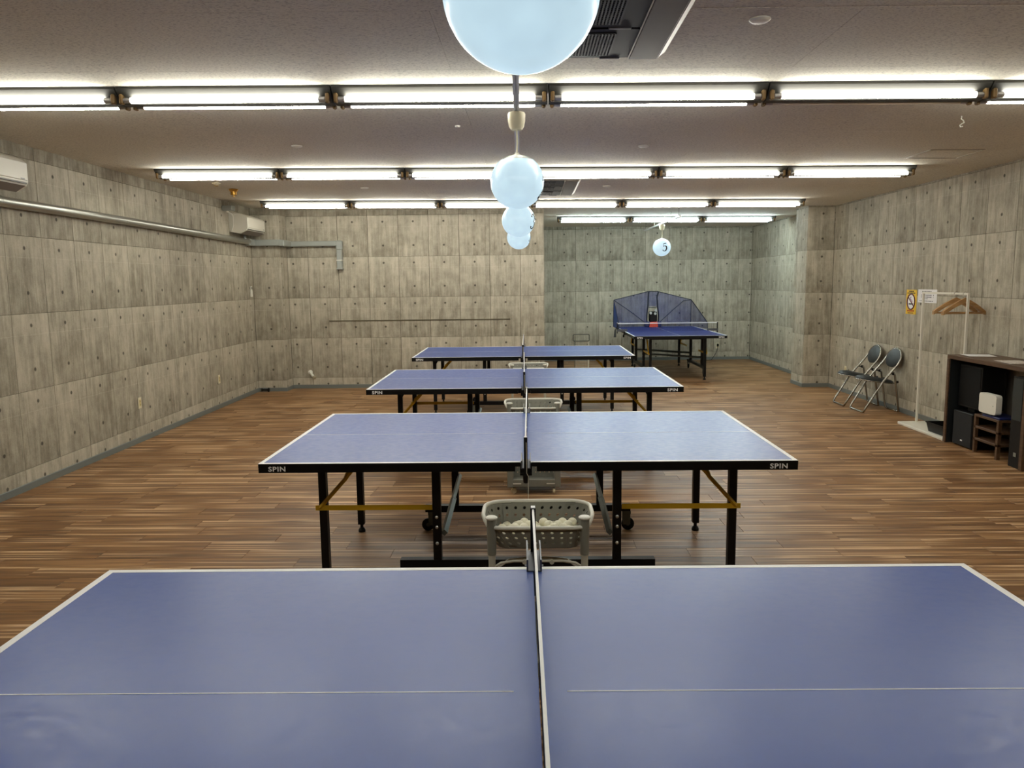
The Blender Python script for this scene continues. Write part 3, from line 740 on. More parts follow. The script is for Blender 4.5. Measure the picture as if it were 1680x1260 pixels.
# ------------------------------------------------------------------ ceiling cassettes
GRILLE = mat('dark_grille', (22, 23, 27), 0.55, spec=0.3); PANELG = mat('cassette_panel', (94, 85, 76), 0.5, spec=0.3); FLAP = mat('louvre_edge', (212, 206, 194), 0.4)
def cassette(x0, x1, y0, y1, label, rz=0):
    cx, cy = (x0+x1)/2, (y0+y1)/2; hx, hy = (x1-x0)/2, (y1-y0)/2
    c = thing('ceiling_air_conditioner', label, 'air conditioner', (cx, cy, CZ(cx)), rz, 'ceiling air conditioners'); c.rotation_euler = (0, TILT, rz)
    MB().box(-hx, hx, -hy, hy, -.022, -.0005).build('housing', PANELG, c)
    for s in (-1, 1):
        a, b = sorted((s*hx, s*(hx-.15)))
        MB().bbox(a+.003, b-.003, -hy+.003, hy-.003, -.032, -.022, .003).build('side_panel', PANELG, c)
        m = MB().prism([(s*(hx-.012), -.033), (s*(hx+.028), -.004), (s*(hx+.026), -.001), (s*(hx-.002), -.022)], -hy+.02, hy-.02, 'y'); m.build('louvre_flap', FLAP, c)
        q = MB().box(min(s*(hx-.155), s*(hx-.151)), max(s*(hx-.155), s*(hx-.151)), -hy, hy, -.035, -.022); q.build('trim_line', FLAP, c)
    gx = hx-.156; g0 = -hy+.01
    n = 3 if hy > .6 else 2; gl = (2*hy-.02)/n
    for i in range(n):
        a, b = g0+i*gl+.004, g0+(i+1)*gl-.022
        gp = MB().box(-gx, gx, a, b, -.030, -.022).build('grille_panel', GRILLE, c)
        m = MB(); bx0, bx1, by0, by1 = -gx+.10, gx-.10, a+.05, b-.05
        k = 26
        for j in range(k+1):
            xx = bx0+(bx1-bx0)*j/k; m.box(xx-.0035, xx+.0035, by0, by1, -.036, -.030)
        kk = 16
        for j in range(kk+1):
            yy = by0+(by1-by0)*j/kk; m.box(bx0, bx1, yy-.003, yy+.003, -.035, -.030)
        tag(m.build('lattice', mat('grille_lattice', (40, 40, 44), 0.5, spec=0.3), gp), kind='stuff')
        MB().bbox(gx-.14, gx-.04, b+.002, b+.018, -.034, -.024, .003).build('latch', mat('latch_grey', (92, 92, 96), 0.4), c)
cassette(-.24, .655, 2.66, 4.06, 'dark-grilled ceiling air conditioner beside the nearest globe')
cassette(-.335, .56, 8.78, 10.2, 'far ceiling air conditioner half behind the second globe')

# ceiling fittings
def disc(x, y, r, label, name='ceiling_speaker', m=WHITE):
    o = MB().lathe([(r, 0), (r*1.02, -.004), (r*.8, -.012), (r*.3, -.014), (.001, -.014)], 20).build(name, m, None, True, (x, y, CZ(x)-.0003)); tag(o, label, 'ceiling fitting', 'round ceiling fittings')
disc(1.014, 3.57, .045, 'round pale ceiling disc right of the near air conditioner', 'ceiling_disc')
disc(-1.929, 6.636, .045, 'round pale ceiling disc left, between the first two light rows', 'ceiling_disc')
disc(.971, 6.729, .045, 'round pale ceiling disc right of the globe, between the first two light rows', 'ceiling_disc')
disc(-.51, 5.84, .02, 'tiny pale ceiling disc just left of the second globe', 'ceiling_disc')
disc(.931, 9.47, .05, 'round pale ceiling disc right of the far air conditioner', 'ceiling_disc')
disc(-1.977, 9.546, .05, 'round pale ceiling disc between the last two light rows at left', 'ceiling_disc')
h = thing('sprinkler_head', 'brass sprinkler head on the ceiling by the far left corner', 'sprinkler', (-3.60, 9.62, CZ(-3.6)))
MB().lathe([(.055, 0), (.06, -.008), (.045, -.03), (.042, -.034)], 18).build('flange', BRASS, h, True)
MB().lathe([(.036, -.032), (.036, -.07), (.03, -.075)], 14).build('nozzle', BRASS, h, True)
MB().lathe([(.008, -.075), (.008, -.09), (.034, -.092), (.034, -.095)], 14).build('deflector', BRASS, h)
h = thing('smoke_detector', 'small cream detector on the ceiling near the left wall', 'detector', (-3.571, 9.02, CZ(-3.571)))
MB().lathe([(.05, 0), (.05, -.012), (.03, -.024)], 18).build('base', IVORY, h, True)
MB().lathe([(.026, -.022), (.022, -.04), (.001, -.042)], 14).build('sensor', mat('sensor_brown', (150, 130, 90), .5), h, True)
h = tag(MB().tube([(0, 0, 0), (.0, 0, -.02), (.015, 0, -.03), (.02, 0, -.045), (.005, 0, -.052), (-.008, 0, -.06), (-.004, 0, -.072), (.012, 0, -.07)], .004, 6).build('ceiling_hook', WHITE, None, False, (3.0, 5.62, CZ(3.0))), 'small white hook hanging from the ceiling at right', 'hook')
h = thing('ceiling_hatch', 'square access hatch in the ceiling near the right wall', 'hatch', (3.725, 7.23, CZ(3.725))); h.rotation_euler = (0, TILT, 0)
MB().box(-.225, .225, -.22, .22, -.003, -.0005).build('lid', CEIL, h)
for a in ((-.236, -.226, -.231, .231), (.226, .236, -.231, .231), (-.226, .226, -.231, -.221), (-.226, .226, .221, .231)): MB().box(*a, -.006, -.0005).build('frame', mat('hatch_frame', (150, 142, 128), .4, .5), h)

# ------------------------------------------------------------------ left wall: wall air conditioners, duct
def wall_ac(y0, y1, z0, z1, depth, label, unused):
    a = thing('wall_air_conditioner', label, 'air conditioner', (XL((y0+y1)/2), (y0+y1)/2, z0), math.atan2(1, -.018)-PI/2, 'wall air conditioners')
    hw, H = (y1-y0)/2, z1-z0
    prof = [(.001, .03), (.001, H), (depth*.55, H), (depth*.86, H-.03), (depth, H-.06), (depth, .075), (depth*.93, .045), (depth*.6, .0)]
    MB().prism(prof, -hw, hw, 'y').build('body', ACW, a)
    MB().bbox(depth-.006, depth+.006, -hw+.01, hw-.01, .085, H-.055, .005).build('front_panel', ACW, a)
    MB().box(depth*.9, depth+.004, -hw+.02, hw-.02, .060, .068).build('panel_gap', mat('ac_gap', (90, 88, 82), .5), a)
    fl = MB().prism([(depth*.62, -.002), (depth*.95, .042), (depth*.97, .046), (depth*.63, .003)], -hw+.03, hw-.03, 'y'); fl.build('louvre', ACD, a)
    MB().bbox(depth+.004, depth+.008, hw-.10, hw-.05, .092, .100, .001).build('badge', mat('ac_badge', (120, 120, 118), .4), a)
    return a
wall_ac(5.35, 6.20, 2.42, 2.70, .22, 'white wall air conditioner at the left edge of the photo', 0)
wall_ac(11.15, 11.93, 2.40, 2.685, .26, 'small white wall air conditioner in the far left corner', 0)
d = thing('duct_pipe', 'grey air conditioning duct running along the left wall to the back wall', 'duct', (0, 0, 0))
def P_(y, off, z): return (XL(y)+off, y, z)
MB().tube([P_(-2, .048, 2.345), P_(8.05, .048, 2.342)], .041, 14).build('pipe', GALV, d, True)
MB().tube([P_(8.06, .048, 2.342), P_(11.80, .048, 2.318)], .041, 14).build('pipe', GALV, d, True)
for y, z in ((8.05, 2.342), (6.1, 2.344)): MB().tube([P_(y-.02, .048, z), P_(y+.02, .048, z)], .0425, 14).build('pipe_joint', GALV, d, True)
MB().bbox(XL(11.9)+.006, XL(11.9)+.087, 11.76, 12.036, 2.262, 2.366, .012).build('corner_cover', DUCT, d)
MB().bbox(XL(12)+.03, -3.80, 11.955, 12.036, 2.262, 2.358, .012).build('duct_run', DUCT, d)
MB().bbox(-3.831, -3.745, 11.95, 12.366, 2.255, 2.352, .012).build('step_cover', DUCT, d)
MB().bbox(-3.75, -2.985, 12.29, 12.366, 2.262, 2.345, .012).build('duct_run', DUCT, d)
MB().bbox(-3.035, -2.935, 12.285, 12.366, 2.20, 2.352, .018).build('elbow', DUCT, d)
MB().bbox(-3.028, -2.945, 12.29, 12.366, 1.90, 2.215, .012).build('down_pipe', DUCT, d)
MB().bbox(-3.034, -2.939, 12.286, 12.366, 2.035, 2.048, .002).build('collar', mat('pale_grey_rim', (206, 204, 190)), d)
MB().bbox(-3.036, -2.937, 12.284, 12.366, 1.895, 1.925, .008).build('end_cap', DUCT, d)
MB().tube([P_(11.60, .06, 2.335), P_(11.60, .06, 2.41)], .022, 8).build('branch', DUCT, d, True)
b = thing('junction_box', 'grey junction box with a white cable above the corner air conditioner', 'junction box', (XL(10.95), 10.95, 2.70))
MB().bbox(.002, .15, -.06, .06, 0, .07, .008).build('box', DUCT, b); MB().lathe([(.02, -.02), (.02, 0)], 10, (.06, 0, 0)).build('gland', WHITE, b)
MB().tube([(.06, 0, -.015), (.10, .03, -.03), (.11, .06, -.06), (.09, .12, -.12), (.06, .19, -.19), (.03, .19, -.27)], .007, 6).build('cable', WHITE, b, True)
# remote, sockets
r = thing('remote_control', 'white remote control in a holder near the far left corner', 'remote', (XL(11.9), 11.9, 1.49))
MB().bbox(.002, .022, -.03, .03, 0, .10, .004).build('holder', WHITE, r); MB().bbox(.006, .020, -.024, .024, .03, .165, .004).build('handset', WHITE, r)
MB().box(.0205, .0215, -.016, .016, .115, .152).build('display', mat('lcd', (60, 66, 60), .3), r)
def outlet(label, loc, rz, cord=False):
    o = thing('wall_outlet', label, 'outlet', loc, rz, 'wall outlets')
    MB().bbox(-.035, .035, -.008, -.001, -.06, .06, .003).build('plate', IVORY, o)
    MB().bbox(-.017, .017, -.011, -.007, -.036, .036, .002).build('receptacle', mat('receptacle', (206, 190, 130), .5), o)
    for z in (.018, -.018):
        for x in (-.006, .006): MB().box(x-.0012, x+.0012, -.0118, -.0105, z-.006, z+.006).build('slot', BLACKP, o)
    return o
outlet('ivory wall outlet low on the left wall, nearer the camera', (XL(8.165), 8.165, .424), PI/2+.018)
outlet('ivory wall outlet low on the left wall, nearer the corner', (XL(10.42), 10.42, .40), PI/2+.018)
outlet('ivory wall outlet behind the folding chairs', (XR, 11.37, .335), -PI/2)
outlet('wall outlet in the alcove with a black plug in it', (3.947, Y_ALC, .293), 0)
c = thing('power_cord', 'thin black power cord plugged into the alcove outlet', 'cord', (3.947, Y_ALC, .293))
MB().bbox(-.018, .018, -.05, -.013, -.012, .042, .006).build('plug', BLACKP, c)
MB().tube([(0, -.045, -.01), (-.01, -.06, -.06), (-.05, -.07, -.16), (-.11, -.08, -.25), (-.14, -.10, -.285), (-.30, -.3, -.288), (-.75, -.6, -.288)], .005, 6).build('cable', BLACKP, c, True)
# thin strip on the back wall, cleaner nozzle, bobbin on the floor
s = thing('wall_strip', 'long thin dark horizontal strip on the back wall', 'strip', (-3.198, Y_BACK, 1.078))
MB().bbox(0, 2.89, -.010, -.0005, 0, .016, .002).build('rail', mat('dark_strip', (92, 84, 62), .5), s)
for x in (0, 2.88): MB().box(x-.004, x+.012, -.012, -.0005, -.002, .018).build('end_cap', mat('dark_strip', (92, 84, 62)), s)
n = thing('pipe_stub', 'short white capped pipe stub leaning out low on the back wall', 'pipe', (-3.50, Y_BACK, .215))
MB().tube([(-.045, -.004, .05), (-.01, -.05, .012), (.035, -.075, -.03)], .022, 12).build('stub', WHITE, n, True)
MB().tube([(.02, -.068, -.017), (.045, -.083, -.04)], .026, 12).build('cap', mat('stub_ring', (168, 158, 132), .4), n, True)
MB().lathe([(.036, 0), (.036, -.01)], 14, (-.045, -.0005, .05), 'y').build('wall_plate', WHITE, n)
b = thing('floor_bobbin', 'small black bobbin-shaped stopper lying by the left pillar skirting', 'stopper', (-4.165, 11.985, 0))
MB().lathe([(.012, -.05), (.012, .05)], 10, (0, 0, .034), 'x').build('shaft', BLACKP, b)
for x, r_ in ((-.055, .026), (.05, .034)): MB().lathe([(r_, 0), (r_, .012)], 16, (x, 0, .034), 'x').build('flange', BLACKP, b)

# ------------------------------------------------------------------ folding chairs by the right wall
def make_chair():
    c = thing('folding_chair', '', 'chair')   # faces -X; local X towards the back, Y across
    hw = .195; r = .0128
    # front frame: U on the floor at the front, rising back over the seat to the round backrest
    def side(s): return [(-.03, s*(hw-.04), .012), (-.025, s*(hw-.012), .016), (-.015, s*hw, .04)]
    pts = [(0.0, -hw+.04, .0125), (0.0, -hw+.012, .018), (.012, -hw, .05)]
    top = []
    for i in range(13):
        a = PI*i/12; top.append((.43+.045*math.sin(a), -hw*.93*math.cos(a), .66+.125*math.sin(a)))
    pts += [(.215, -hw, .385), (.40, -hw*.97, .61)] + top + [(.40, hw*.97, .61), (.215, hw, .385), (.012, hw, .05), (0.0, hw-.012, .018), (0.0, hw-.04, .0125)]
    MB().tube(pts, r, 8, closed=True).build('front_frame', CHROME, c, 'all')
    q = hw-.022
    rear = [(.455, -q+.04, .0125), (.45, -q+.012, .018), (.44, -q, .05), (.375, -q, .47), (.36, -q, .50)]
    rear = rear + [(x, -y, z) for x, y, z in reversed(rear)]
    m = MB().tube(rear[:5], r*.95, 8).tube(rear[5:], r*.95, 8).tube([rear[0], rear[-1]], r*.95, 8)
    m.build('rear_frame', CHROME, c, 'all')
    # seat pad with chrome ring
    poly = []
    for i in range(28):
        a = 2*PI*i/28; cx = math.cos(a); sx = math.sin(a)
        poly.append((.205+.215*math.copysign(abs(cx)**.75, cx), .178*math.copysign(abs(sx)**.75, sx)))
    zs = lambda x: .425-.055*(x/.42)
    def slab(k0, z0, k1, z1):
        n = len(poly); mid = .205
        A = [(mid+(x-mid)*k0, y*k0, zs(x)+z0) for x, y in poly]; B = [(mid+(x-mid)*k1, y*k1, zs(x)+z1) for x, y in poly]
        return A, B, n
    A, B, n = slab(1, -.012, 1, .004); _, Cc, _ = slab(1, 0, .88, .026); _, D, _ = slab(1, 0, .5, .034)
    vs = A+B+Cc+D; fs = [tuple(range(n))[::-1]]
    for L in range(3): fs += [(L*n+k, L*n+(k+1) % n, (L+1)*n+(k+1) % n, (L+1)*n+k) for k in range(n)]
    fs.append(tuple(3*n+k for k in range(n)))
    st = MB().add(vs, fs).build('seat', VINYL, c, True)
    MB().tube([(.205+(x-.205)*1.01, y*1.01, zs(x)-.014) for x, y in poly], .008, 6, closed=True).build('seat_ring', CHROME, c, 'all')
    # oval backrest pad, leaning with the frame
    m = MB(); n = 20; rings = []
    for (k, o) in ((.2, -.020), (.8, -.018), (1, -.006), (1, .008), (.8, .014), (.2, .016)):
        ring = []
        for i in range(n):
            a = 2*PI*i/n; yy = hw*.90*k*math.cos(a); zz = .115*k*math.sin(a)
            ring.append((.437+zz*.36+o, yy, .672+zz-o*.3))
        rings.append(ring)
    fs = [tuple(range(n))[::-1]]
    for L in range(5): fs += [(L*n+k, L*n+(k+1) % n, (L+1)*n+(k+1) % n, (L+1)*n+k) for k in range(n)]
    fs.append(tuple(5*n+k for k in range(n)))
    m.add([p for R_ in rings for p in R_], fs).build('backrest', VINYL, c, True)
    for s_ in (-1, 1):
        MB().lathe([(.018, -.01), (.018, .01)], 10, (.352, s_*(q), .49), 'y').tube([(.352, s_*q, .49), (.31, s_*(hw-.005), .495)], .008, 6).build('hinge', BLACKP, c)
        MB().tube([(.41, s_*(q+.002), .375), (.405, s_*(q+.002), .40)], .016, 8).build('seat_pivot', BLACKP, c)
    return c
ch = make_chair(); ch.location = (4.125, 9.76, 0); ch.rotation_euler.z = .03
tag(ch, 'black and chrome folding chair nearer the white coat rack', group='folding chairs by the right wall')
ch2 = copy_tree(ch); ch2.location = (4.10, 10.27, 0); ch2.rotation_euler.z = -.02
tag(ch2, 'black and chrome folding chair nearer the far corner, half behind the other', group='folding chairs by the right wall')

# ------------------------------------------------------------------ signs
s = thing('no_smoking_sign', 'yellow no smoking sign on the right wall', 'sign', (XR, 9.52, 1.37), -PI/2)
MB().box(-.125, .125, -.004, -.0012, -.145, .148).build('plate', mat('sign_yellow', (234, 192, 44), .5), s)
ring = mat('sign_maroon', (96, 22, 24), .5)
MB().lathe([(.085, -.0046), (.085, -.0038)], 32, (0, 0, .005), 'y').build('white_disc', LINE, s)
MB().tube([(.092*math.cos(2*PI*k/36), -.0045, .005+.092*math.sin(2*PI*k/36)) for k in range(36)], .009, 6, closed=True).build('prohibition_ring', ring, s)
MB().box(-.088, .088, -.0056, -.0048, -.006, .010, Matrix.Rotation(math.radians(38), 3, 'Y')).build('prohibition_bar', ring, s)
MB().box(-.058, .058, -.0052, -.0047, -.030, -.014).build('cigarette', BLACKP, s)
MB().tube([(.03, -.005, 0.0), (.02, -.005, .02), (-.01, -.005, .03), (-.02, -.005, .05), (.0, -.005, .062)], .005, 5).build('smoke', mat('smoke_lilac', (150, 110, 150), .6), s)
for z, w_, hgt, cm in ((.128, .06, .016, BLACKP), (.108, .10, .012, BLACKP), (-.105, .085, .018, mat('sign_red', (176, 36, 20), .5)), (-.130, .07, .010, ring)):
    k = 5
    for i in range(k):
        x0 = -w_+2*w_*i/k; MB().box(x0, x0+2*w_/k*.72, -.0048, -.0040, z-hgt/2, z+hgt/2).build('print', cm, s)
s = thing('notice_sheet', 'white printed notice on the right wall behind the coat rack', 'notice', (XR, 9.15, 1.447), -PI/2)
MB().box(-.215, .215, -.0025, -.0012, -.076, .078).build('sheet', mat('paper_white', (238, 236, 236), .6), s)
INK = mat('grey_ink', (70, 68, 72), .7)
for z, a, b, hgt in ((.050, -.12, .10, .016), (.012, -.14, .10, .009), (-.010, -.14, .10, .011), (-.030, -.09, .03, .007), (-.056, -.17, .14, .007), (.012, .135, .155, .012), (-.012, .135, .15, .006)):
    k = max(1, int((b-a)/.026)); st = (b-a)/k
    for i in range(k): MB().box(a+i*st, a+i*st+st*(.55+.3*((i*7) % 3)/2), -.0030, -.0024, z-hgt/2, z+hgt/2).build('print', INK, s)
d = thing('wall_display', 'dark framed panel high on the right wall at the photo\'s right edge', 'panel', (XR, 7.29, 2.44), -PI/2)
MB().bbox(-.15, .15, -.03, -.001, 0, .19, .004).build('frame', WHITE, d); MB().box(-.138, .138, -.0315, -.0295, .012, .178).build('face', mat('dark_face', (62, 70, 66), .3), d)

# ------------------------------------------------------------------ coat rack with hangers
RK = mat('rack_white', (226, 222, 208), 0.4)
r = thing('coat_rack', 'white metal coat rack with flat base plate beside the brown desk', 'coat rack', (4.405, 8.36, 0))
MB().bbox(-.185, .195, -.47, .51, 0, .03, .004).build('base_plate', RK, r)
for y in (-.44, .45): MB().box(-.010, .010, y-.010, y+.010, .03, 1.505).build('post', RK, r)
MB().box(-.010, .010, -.430, .440, 1.485, 1.505).build('rail', RK, r)
for y in (-.13, -.10): MB().tube([(0, y-.05, 1.4925), (0, y-.045, 1.4925)], .015, 8).build('rail_clip', RK, r)
OAK = mat('hanger_wood', (176, 118, 58), 0.4); t = NT(OAK)
P = t.node('ShaderNodeTexCoord').outputs['Object']; gg = t.noise(t.vmap(P, (6, 60, 60)), 1.0, 3)
t.put(t.ramp(gg, [(.3, (.30, .150, .050)), (.7, (.50, .29, .115))]), t.b.inputs['Base Color'])
def make_hanger():
    g = thing('coat_hanger', '', 'hanger')   # lies along X, hook up at z=0
    for s_ in (-1, 1):
        P0 = []
        for i in range(7):
            f = i/6; x = s_*.215*f; z = -.078-.132*f+.010*math.sin(PI*f); wv = .015+.010*f; hh = .024-.006*f
            y = .012*f*f
            P0.append([(x, y-wv, z-hh), (x, y+wv, z-hh), (x, y+wv*.8, z+hh), (x, y-wv*.8, z+hh)])
        vs = [q for R_ in P0 for q in R_]; fs = [(0, 1, 2, 3), tuple(24+k for k in (3, 2, 1, 0))]
        for i in range(6): fs += [(4*i+k, 4*i+(k+1) % 4, 4*i+4+(k+1) % 4, 4*i+4+k) for k in range(4)]
        MB().add(vs, fs).build('shoulder', OAK, g)
    MB().tube([(-.19, .01, -.212), (.19, .01, -.212)], .008, 8).build('trouser_bar', OAK, g, True)
    hook = [(0, 0, -.075), (0, 0, -.045)] + [(.022*math.cos(math.radians(a)), 0, -.018+.0225*math.sin(math.radians(a))) for a in range(-80, 200, 25)]
    MB().tube(hook, .0022, 6).build('hook', CHROME, g)
    return g
hg = make_hanger(); hg.location = (4.405, 8.14, 1.5105); hg.rotation_euler.z = -.06; tag(hg, 'wooden coat hanger on the white rack, the farther of two', group='wooden hangers')
h2 = copy_tree(hg); h2.location = (4.405, 7.975, 1.5105); h2.rotation_euler.z = .03; tag(h2, 'wooden coat hanger on the white rack, the nearer of two', group='wooden hangers')
tray = thing('black_tray', 'black plastic tray on the white rack base', 'tray', (4.42, 8.125, .0305))
MB().add([(-.15, -.15, 0), (.15, -.15, 0), (.15, .15, 0), (-.15, .15, 0), (-.17, -.17, .10), (.17, -.17, .10), (.17, .17, .10), (-.17, .17, .10), (-.145, -.145, .006), (.145, -.145, .006), (.145, .145, .006), (-.145, .145, .006), (-.16, -.16, .10), (.16, -.16, .10), (.16, .16, .10), (-.16, .16, .10)],
   [(0, 3, 2, 1)]+[(k, (k+1) % 4, 4+(k+1) % 4, 4+k) for k in range(4)]+[(4+k, 4+(k+1) % 4, 12+(k+1) % 4, 12+k) for k in range(4)]+[(12+k, 12+(k+1) % 4, 8+(k+1) % 4, 8+k) for k in range(4)]+[(8, 9, 10, 11)]).build('bin', BLACKP, tray)
MB().box(-.175, .175, -.175, -.165, .094, .104).box(-.175, .175, .165, .175, .094, .104).box(-.175, -.165, -.165, .165, .094, .104).box(.165, .175, -.165, .165, .094, .104).build('lip', BLACKP, tray)

# ------------------------------------------------------------------ brown desk and what stands under it
DW = mat('desk_wood', (84, 58, 40), 0.45); t = NT(DW); P = t.node('ShaderNodeNewGeometry').outputs['Position']
gg = t.noise(t.vmap(P, (40, 4, 40)), 1.0, 4); t.put(t.ramp(gg, [(.3, (.066, .033, .015)), (.7, (.125, .066, .032))]), t.b.inputs['Base Color'])
d = thing('side_desk', 'dark brown open-fronted desk at the right wall', 'desk', (4.21, 6.60, 0))
LY = 1.276; DX = XR-4.21-.003
MB().bbox(0, DX, 0, LY, .853, .895, .003).build('desk_top', DW, d)
for y in (0, LY-.042): MB().bbox(.0, DX, y, y+.042, 0, .853, .003).build('side_panel', DW, d)
MB().box(.012, DX-.02, LY-.046, LY-.042, .0, .853).build('side_lining', mat('slate_lining', (26, 31, 34), .5), d)
p = tag(MB().add([(-.14, -.10, 0), (.09, -.17, 0), (.15, .07, 0), (-.11, .12, 0), (-.14, -.10, .0012), (.09, -.17, .0012), (.15, .07, .0012), (-.11, .12, .0012)], [(0, 1, 2, 3), (4, 5, 6, 7), (0, 1, 5, 4), (1, 2, 6, 5), (2, 3, 7, 6), (3, 0, 4, 7)]).build('paper_sheet', MATS['paper_white'], None, False, (4.43, 7.73, .8953)), 'white paper sheet on the far end of the brown desk', 'paper')
PAM = mat('pamphlet_print', (214, 196, 182), .5); t = NT(PAM); P = t.node('ShaderNodeTexCoord').outputs['Object']
gg = t.noise(t.vmap(P, (30, 18, 1)), 1.0, 2); t.put(t.ramp(gg, [(.35, (.45, .32, .27)), (.55, (.72, .68, .62)), (.7, (.40, .40, .36))]), t.b.inputs['Base Color'])
p = tag(MB().add([(-.12, -.15, 0), (.10, -.15, 0), (.13, .13, 0), (-.08, .16, 0), (-.12, -.15, .002), (.10, -.15, .002), (.13, .13, .002), (-.08, .16, .002)], [(0, 1, 2, 3), (4, 5, 6, 7), (0, 1, 5, 4), (1, 2, 6, 5), (2, 3, 7, 6), (3, 0, 4, 7)]).build('pamphlet', PAM, None, False, (4.37, 7.07, .8953)), 'coloured printed pamphlet on the near part of the desk', 'pamphlet')
b = thing('subwoofer', 'black loudspeaker box with a small white mark under the desk', 'speaker', (4.23, 7.43, 0))
MB().bbox(.02, .30, 0, .34, .01, .35, .006).build('cabinet', BLACKP, b); MB().box(.016, .021, .012, .328, .022, .338).build('grille', mat('speaker_cloth', (20, 20, 22), .8), b)
MB().box(.013, .0165, .155, .185, .062, .074).build('badge', LINE, b)
for x in (.05, .27):
    for y in (.03, .31): MB().lathe([(.014, 0), (.014, .011)], 8, (x, y, 0)).build('foot', BLACKP, b)
b = thing('black_monitor', 'large black screen unit standing on the loudspeaker under the desk', 'monitor', (4.27, 7.53, .351))
MB().bbox(.02, .25, -.14, .245, .04, .46, .006).build('casing', BLACKP, b); MB().box(.017, .022, -.12, .225, .06, .44).build('screen', mat('dark_screen', (8, 8, 9), .6, spec=.2), b)
MB().bbox(.06, .20, .02, .14, 0, .04, .004).build('stand', BLACKP, b)
st = thing('wooden_stand', 'small dark brown shelf stand under the desk', 'shelf', (4.25, 7.02, 0))
for x in (0, .22):
    for y in (0, .36): MB().box(x, x+.03, y, y+.03, 0, .345).build('leg', DW, st)
for z in (.12, .235, .345): MB().bbox(0, .25, 0, .39, z, z+.022, .002).build('shelf', DW, st)
f = tag(MB().bbox(0, .2, 0, .27, 0, .018, .004).build('blue_folder', mat('navy_folder', (30, 38, 92), .4), None, False, (4.26, 7.03, .3675)), 'navy blue folder on the small stand under the desk', 'folder')
rt = thing('router', 'white rounded box-shaped router on the small stand', 'router', (4.262, 7.215, .386))
MB().prism([(.075+.0+q[0], .095+q[1]) for q in []] or [(y+.02, z+.104) for y, z in rrect(.135, .092, .028, 5)], .0, .055, 'x').build('case', WHITE, rt, True)
MB().bbox(-.005, .06, -.06, .10, 0, .008, .002).build('foot', BLACKP, rt); MB().box(-.0012, .0003, -.075, -.065, .09, .096).build('indicator', mat('green_led', (120, 160, 130), .4), rt)
sp = thing('black_column', 'narrow black upright box at the near end under the desk', 'speaker', (4.23, 6.66, 0))
MB().bbox(.0, .26, 0, .16, 0, .80, .005).build('cabinet', BLACKP, sp); MB().box(-.004, .001, .015, .145, .42, .785).build('panel', mat('slate_panel', (44, 52, 54), .35), sp); MB().box(-.004, .001, .05, .085, .10, .135).build('badge', GREYP, sp)

# ------------------------------------------------------------------ wire stand behind the farthest table
wd = thing('wire_ball_rack', 'pale wire ball rack with a bar handle in the alcove', 'rack', (.86, 12.95, 0))
MB().tube([(.12, 0, .02), (.125, 0, .70)], .012, 8).build('upright', mat('pale_tube', (200, 197, 182)), wd)
MB().tube([(-.105, 0, .02), (-.105, 0, .70)], .006, 8).build('upright', STEEL, wd)
MB().tube([(x, -.015, .735+z) for x, z in rrect(.135, .055, .02, 4)], .008, 6, closed=True).build('handle', mat('dark_wire', (72, 74, 68), .4, .5), wd)
m = MB()
for i in range(13):
    x = -.10+i*.0175; m.box(x-.0015, x+.0015, -.002, .002, .03, .68)
for i in range(22):
    z = .04+i*.03; m.box(-.105, .12, -.002, .002, z-.0015, z+.0015)
tag(m.build('wire_grid', MATS['pale_tube'], wd), kind='stuff')
for s_ in (-1, 1): MB().bbox(s_*.11-.015, s_*.11+.015, -.17, .17, 0, .022, .004).build('foot', GREYP, wd)

# ------------------------------------------------------------------ ball robot with its catch net on the alcove table
NETB = mat('blue_catch_net', (6, 38, 112), 0.8, spec=0.1, alpha=0.55); NETB2 = mat('blue_catch_net_wing', (12, 66, 150), 0.8, spec=0.1, alpha=0.72)
rb = thing('ball_robot', 'black table tennis robot with a blue catch net on the alcove table', 'robot', (2.44, 15.42, TZ+.001))
ROD = mat('net_frame_rod', (14, 18, 34), .5)
tl, tr = (-.77, .02, .53), (.755, .02, .52)
c1, c2 = (-.09, .06, .69), (.10, .06, .69)
wl, wr_ = (-.765, -.85, .12), (.885, -.85, .115)
bl, br = (-.77, .06, .0), (.755, .06, .0)
def sheet(pts, nm, m_, sag=0.0):
    """triangle-fan net sheet with slight sag and a little thickness"""
    c = Vector((0, 0, 0))
    for p in pts: c += Vector(p)
    c /= len(pts); c.y += sag; n = len(pts); T_ = Vector((0, .0015, 0))
    vs = [Vector(p) for p in pts]+[c]; 
    return MB().add(vs, [(k, (k+1) % n, n) for k in range(n)]).build(nm, m_, rb)
sheet([tl, c1, (-.10, .03, .40), (-.13, .0, .10), bl], 'net_panel', NETB, .05)
sheet([tr, c2, (.09, .03, .40), (.13, .0, .10), br], 'net_panel', NETB, .05)
sheet([c1, c2, (.09, .03, .40), (-.10, .03, .40)], 'net_panel', NETB, .03)
sheet([bl, (-.13, 0, .10), (.13, 0, .10), br], 'net_panel', NETB)
sheet([tl, wl, (wl[0], wl[1], .002), bl], 'net_wing', NETB2, 0)
sheet([tr, wr_, (wr_[0], wr_[1], .002), br], 'net_wing', NETB, 0)
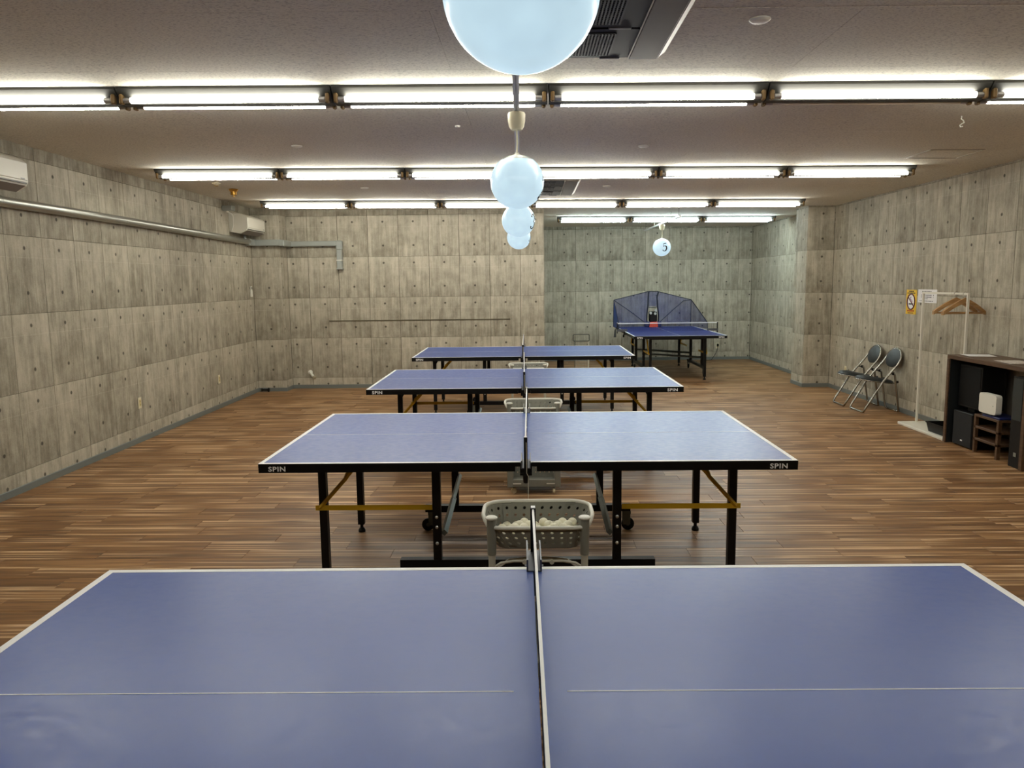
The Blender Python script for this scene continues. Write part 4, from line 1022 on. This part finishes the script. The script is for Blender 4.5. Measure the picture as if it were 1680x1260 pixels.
for pts, r_ in (([tl, c1, c2, tr], .008), ([tl, (-.45, .02, .31), (-.18, 0, .10)], .008), ([tr, (.60, .02, .50), (.40, .02, .33), (.15, 0, .10)], .008), ([tr, br], .007), ([tl, bl], .007),
   ([tr, wr_], .008), ([tl, wl], .006), ([wr_, (wr_[0], wr_[1], .008)], .007), ([wl, (wl[0], wl[1], .008)], .007)):
    MB().tube(pts, r_, 6).build('net_rod', ROD, rb)
for s_ in (-1, 1):
    MB().tube([(s_*.115, 0, .06), (s_*.115, .02, .24), (s_*.095, .03, .40), (s_*.085, .05, .58), (s_*.095+.02, .06, .69)], [.013, .014, .015, .016, .016], 6).build('arm', ROD, rb)
MB().tube([(-.10, .03, .385), (0, .02, .375), (.095, .03, .385)], .008, 6).build('cross_rod', ROD, rb)
hd = MB().bbox(-.075, .075, -.06, .08, .10, .30, .015).build('robot_head', BLACKP, rb)
for x, z in ((-.055, .27), (.035, .26), (.045, .32)): MB().lathe([(.022, -.02), (.026, -.012), (.026, .012), (.022, .02)], 14, (x, -.075, z), 'y').build('throw_wheel', mat('wheel_grey', (170, 170, 164), .4), hd, True)
MB().bbox(-.16, .16, -.09, .10, .0, .10, .012).build('ball_hopper', mat('hopper_navy', (30, 36, 86), .4), rb)
MB().prism([(-.085, .0), (.085, .0), (.07, .10), (-.07, .10)], -.14, -.095, 'y').build('control_front', mat('robot_red', (196, 66, 44), .4), rb)
# clip-on holder at the left of the alcove table's net
c = thing('net_bag', 'small black bag hanging from the left net post in the alcove', 'bag', (1.545, 14.0, .60))
MB().add([(-.03, -.02, .06), (.015, -.02, .06), (.015, .02, .06), (-.03, .02, .06), (-.012, -.010, .20), (.012, -.010, .20), (.012, .010, .20), (-.012, .010, .20)], [(0, 1, 2, 3), (4, 7, 6, 5)]+[(k, (k+1) % 4, 4+(k+1) % 4, 4+k) for k in range(4)]).build('pouch', VINYL, c)
MB().tube([(0, 0, .195), (.03, 0, .25), (.05, 0, .262)], .004, 5).build('strap', BLACKP, c)
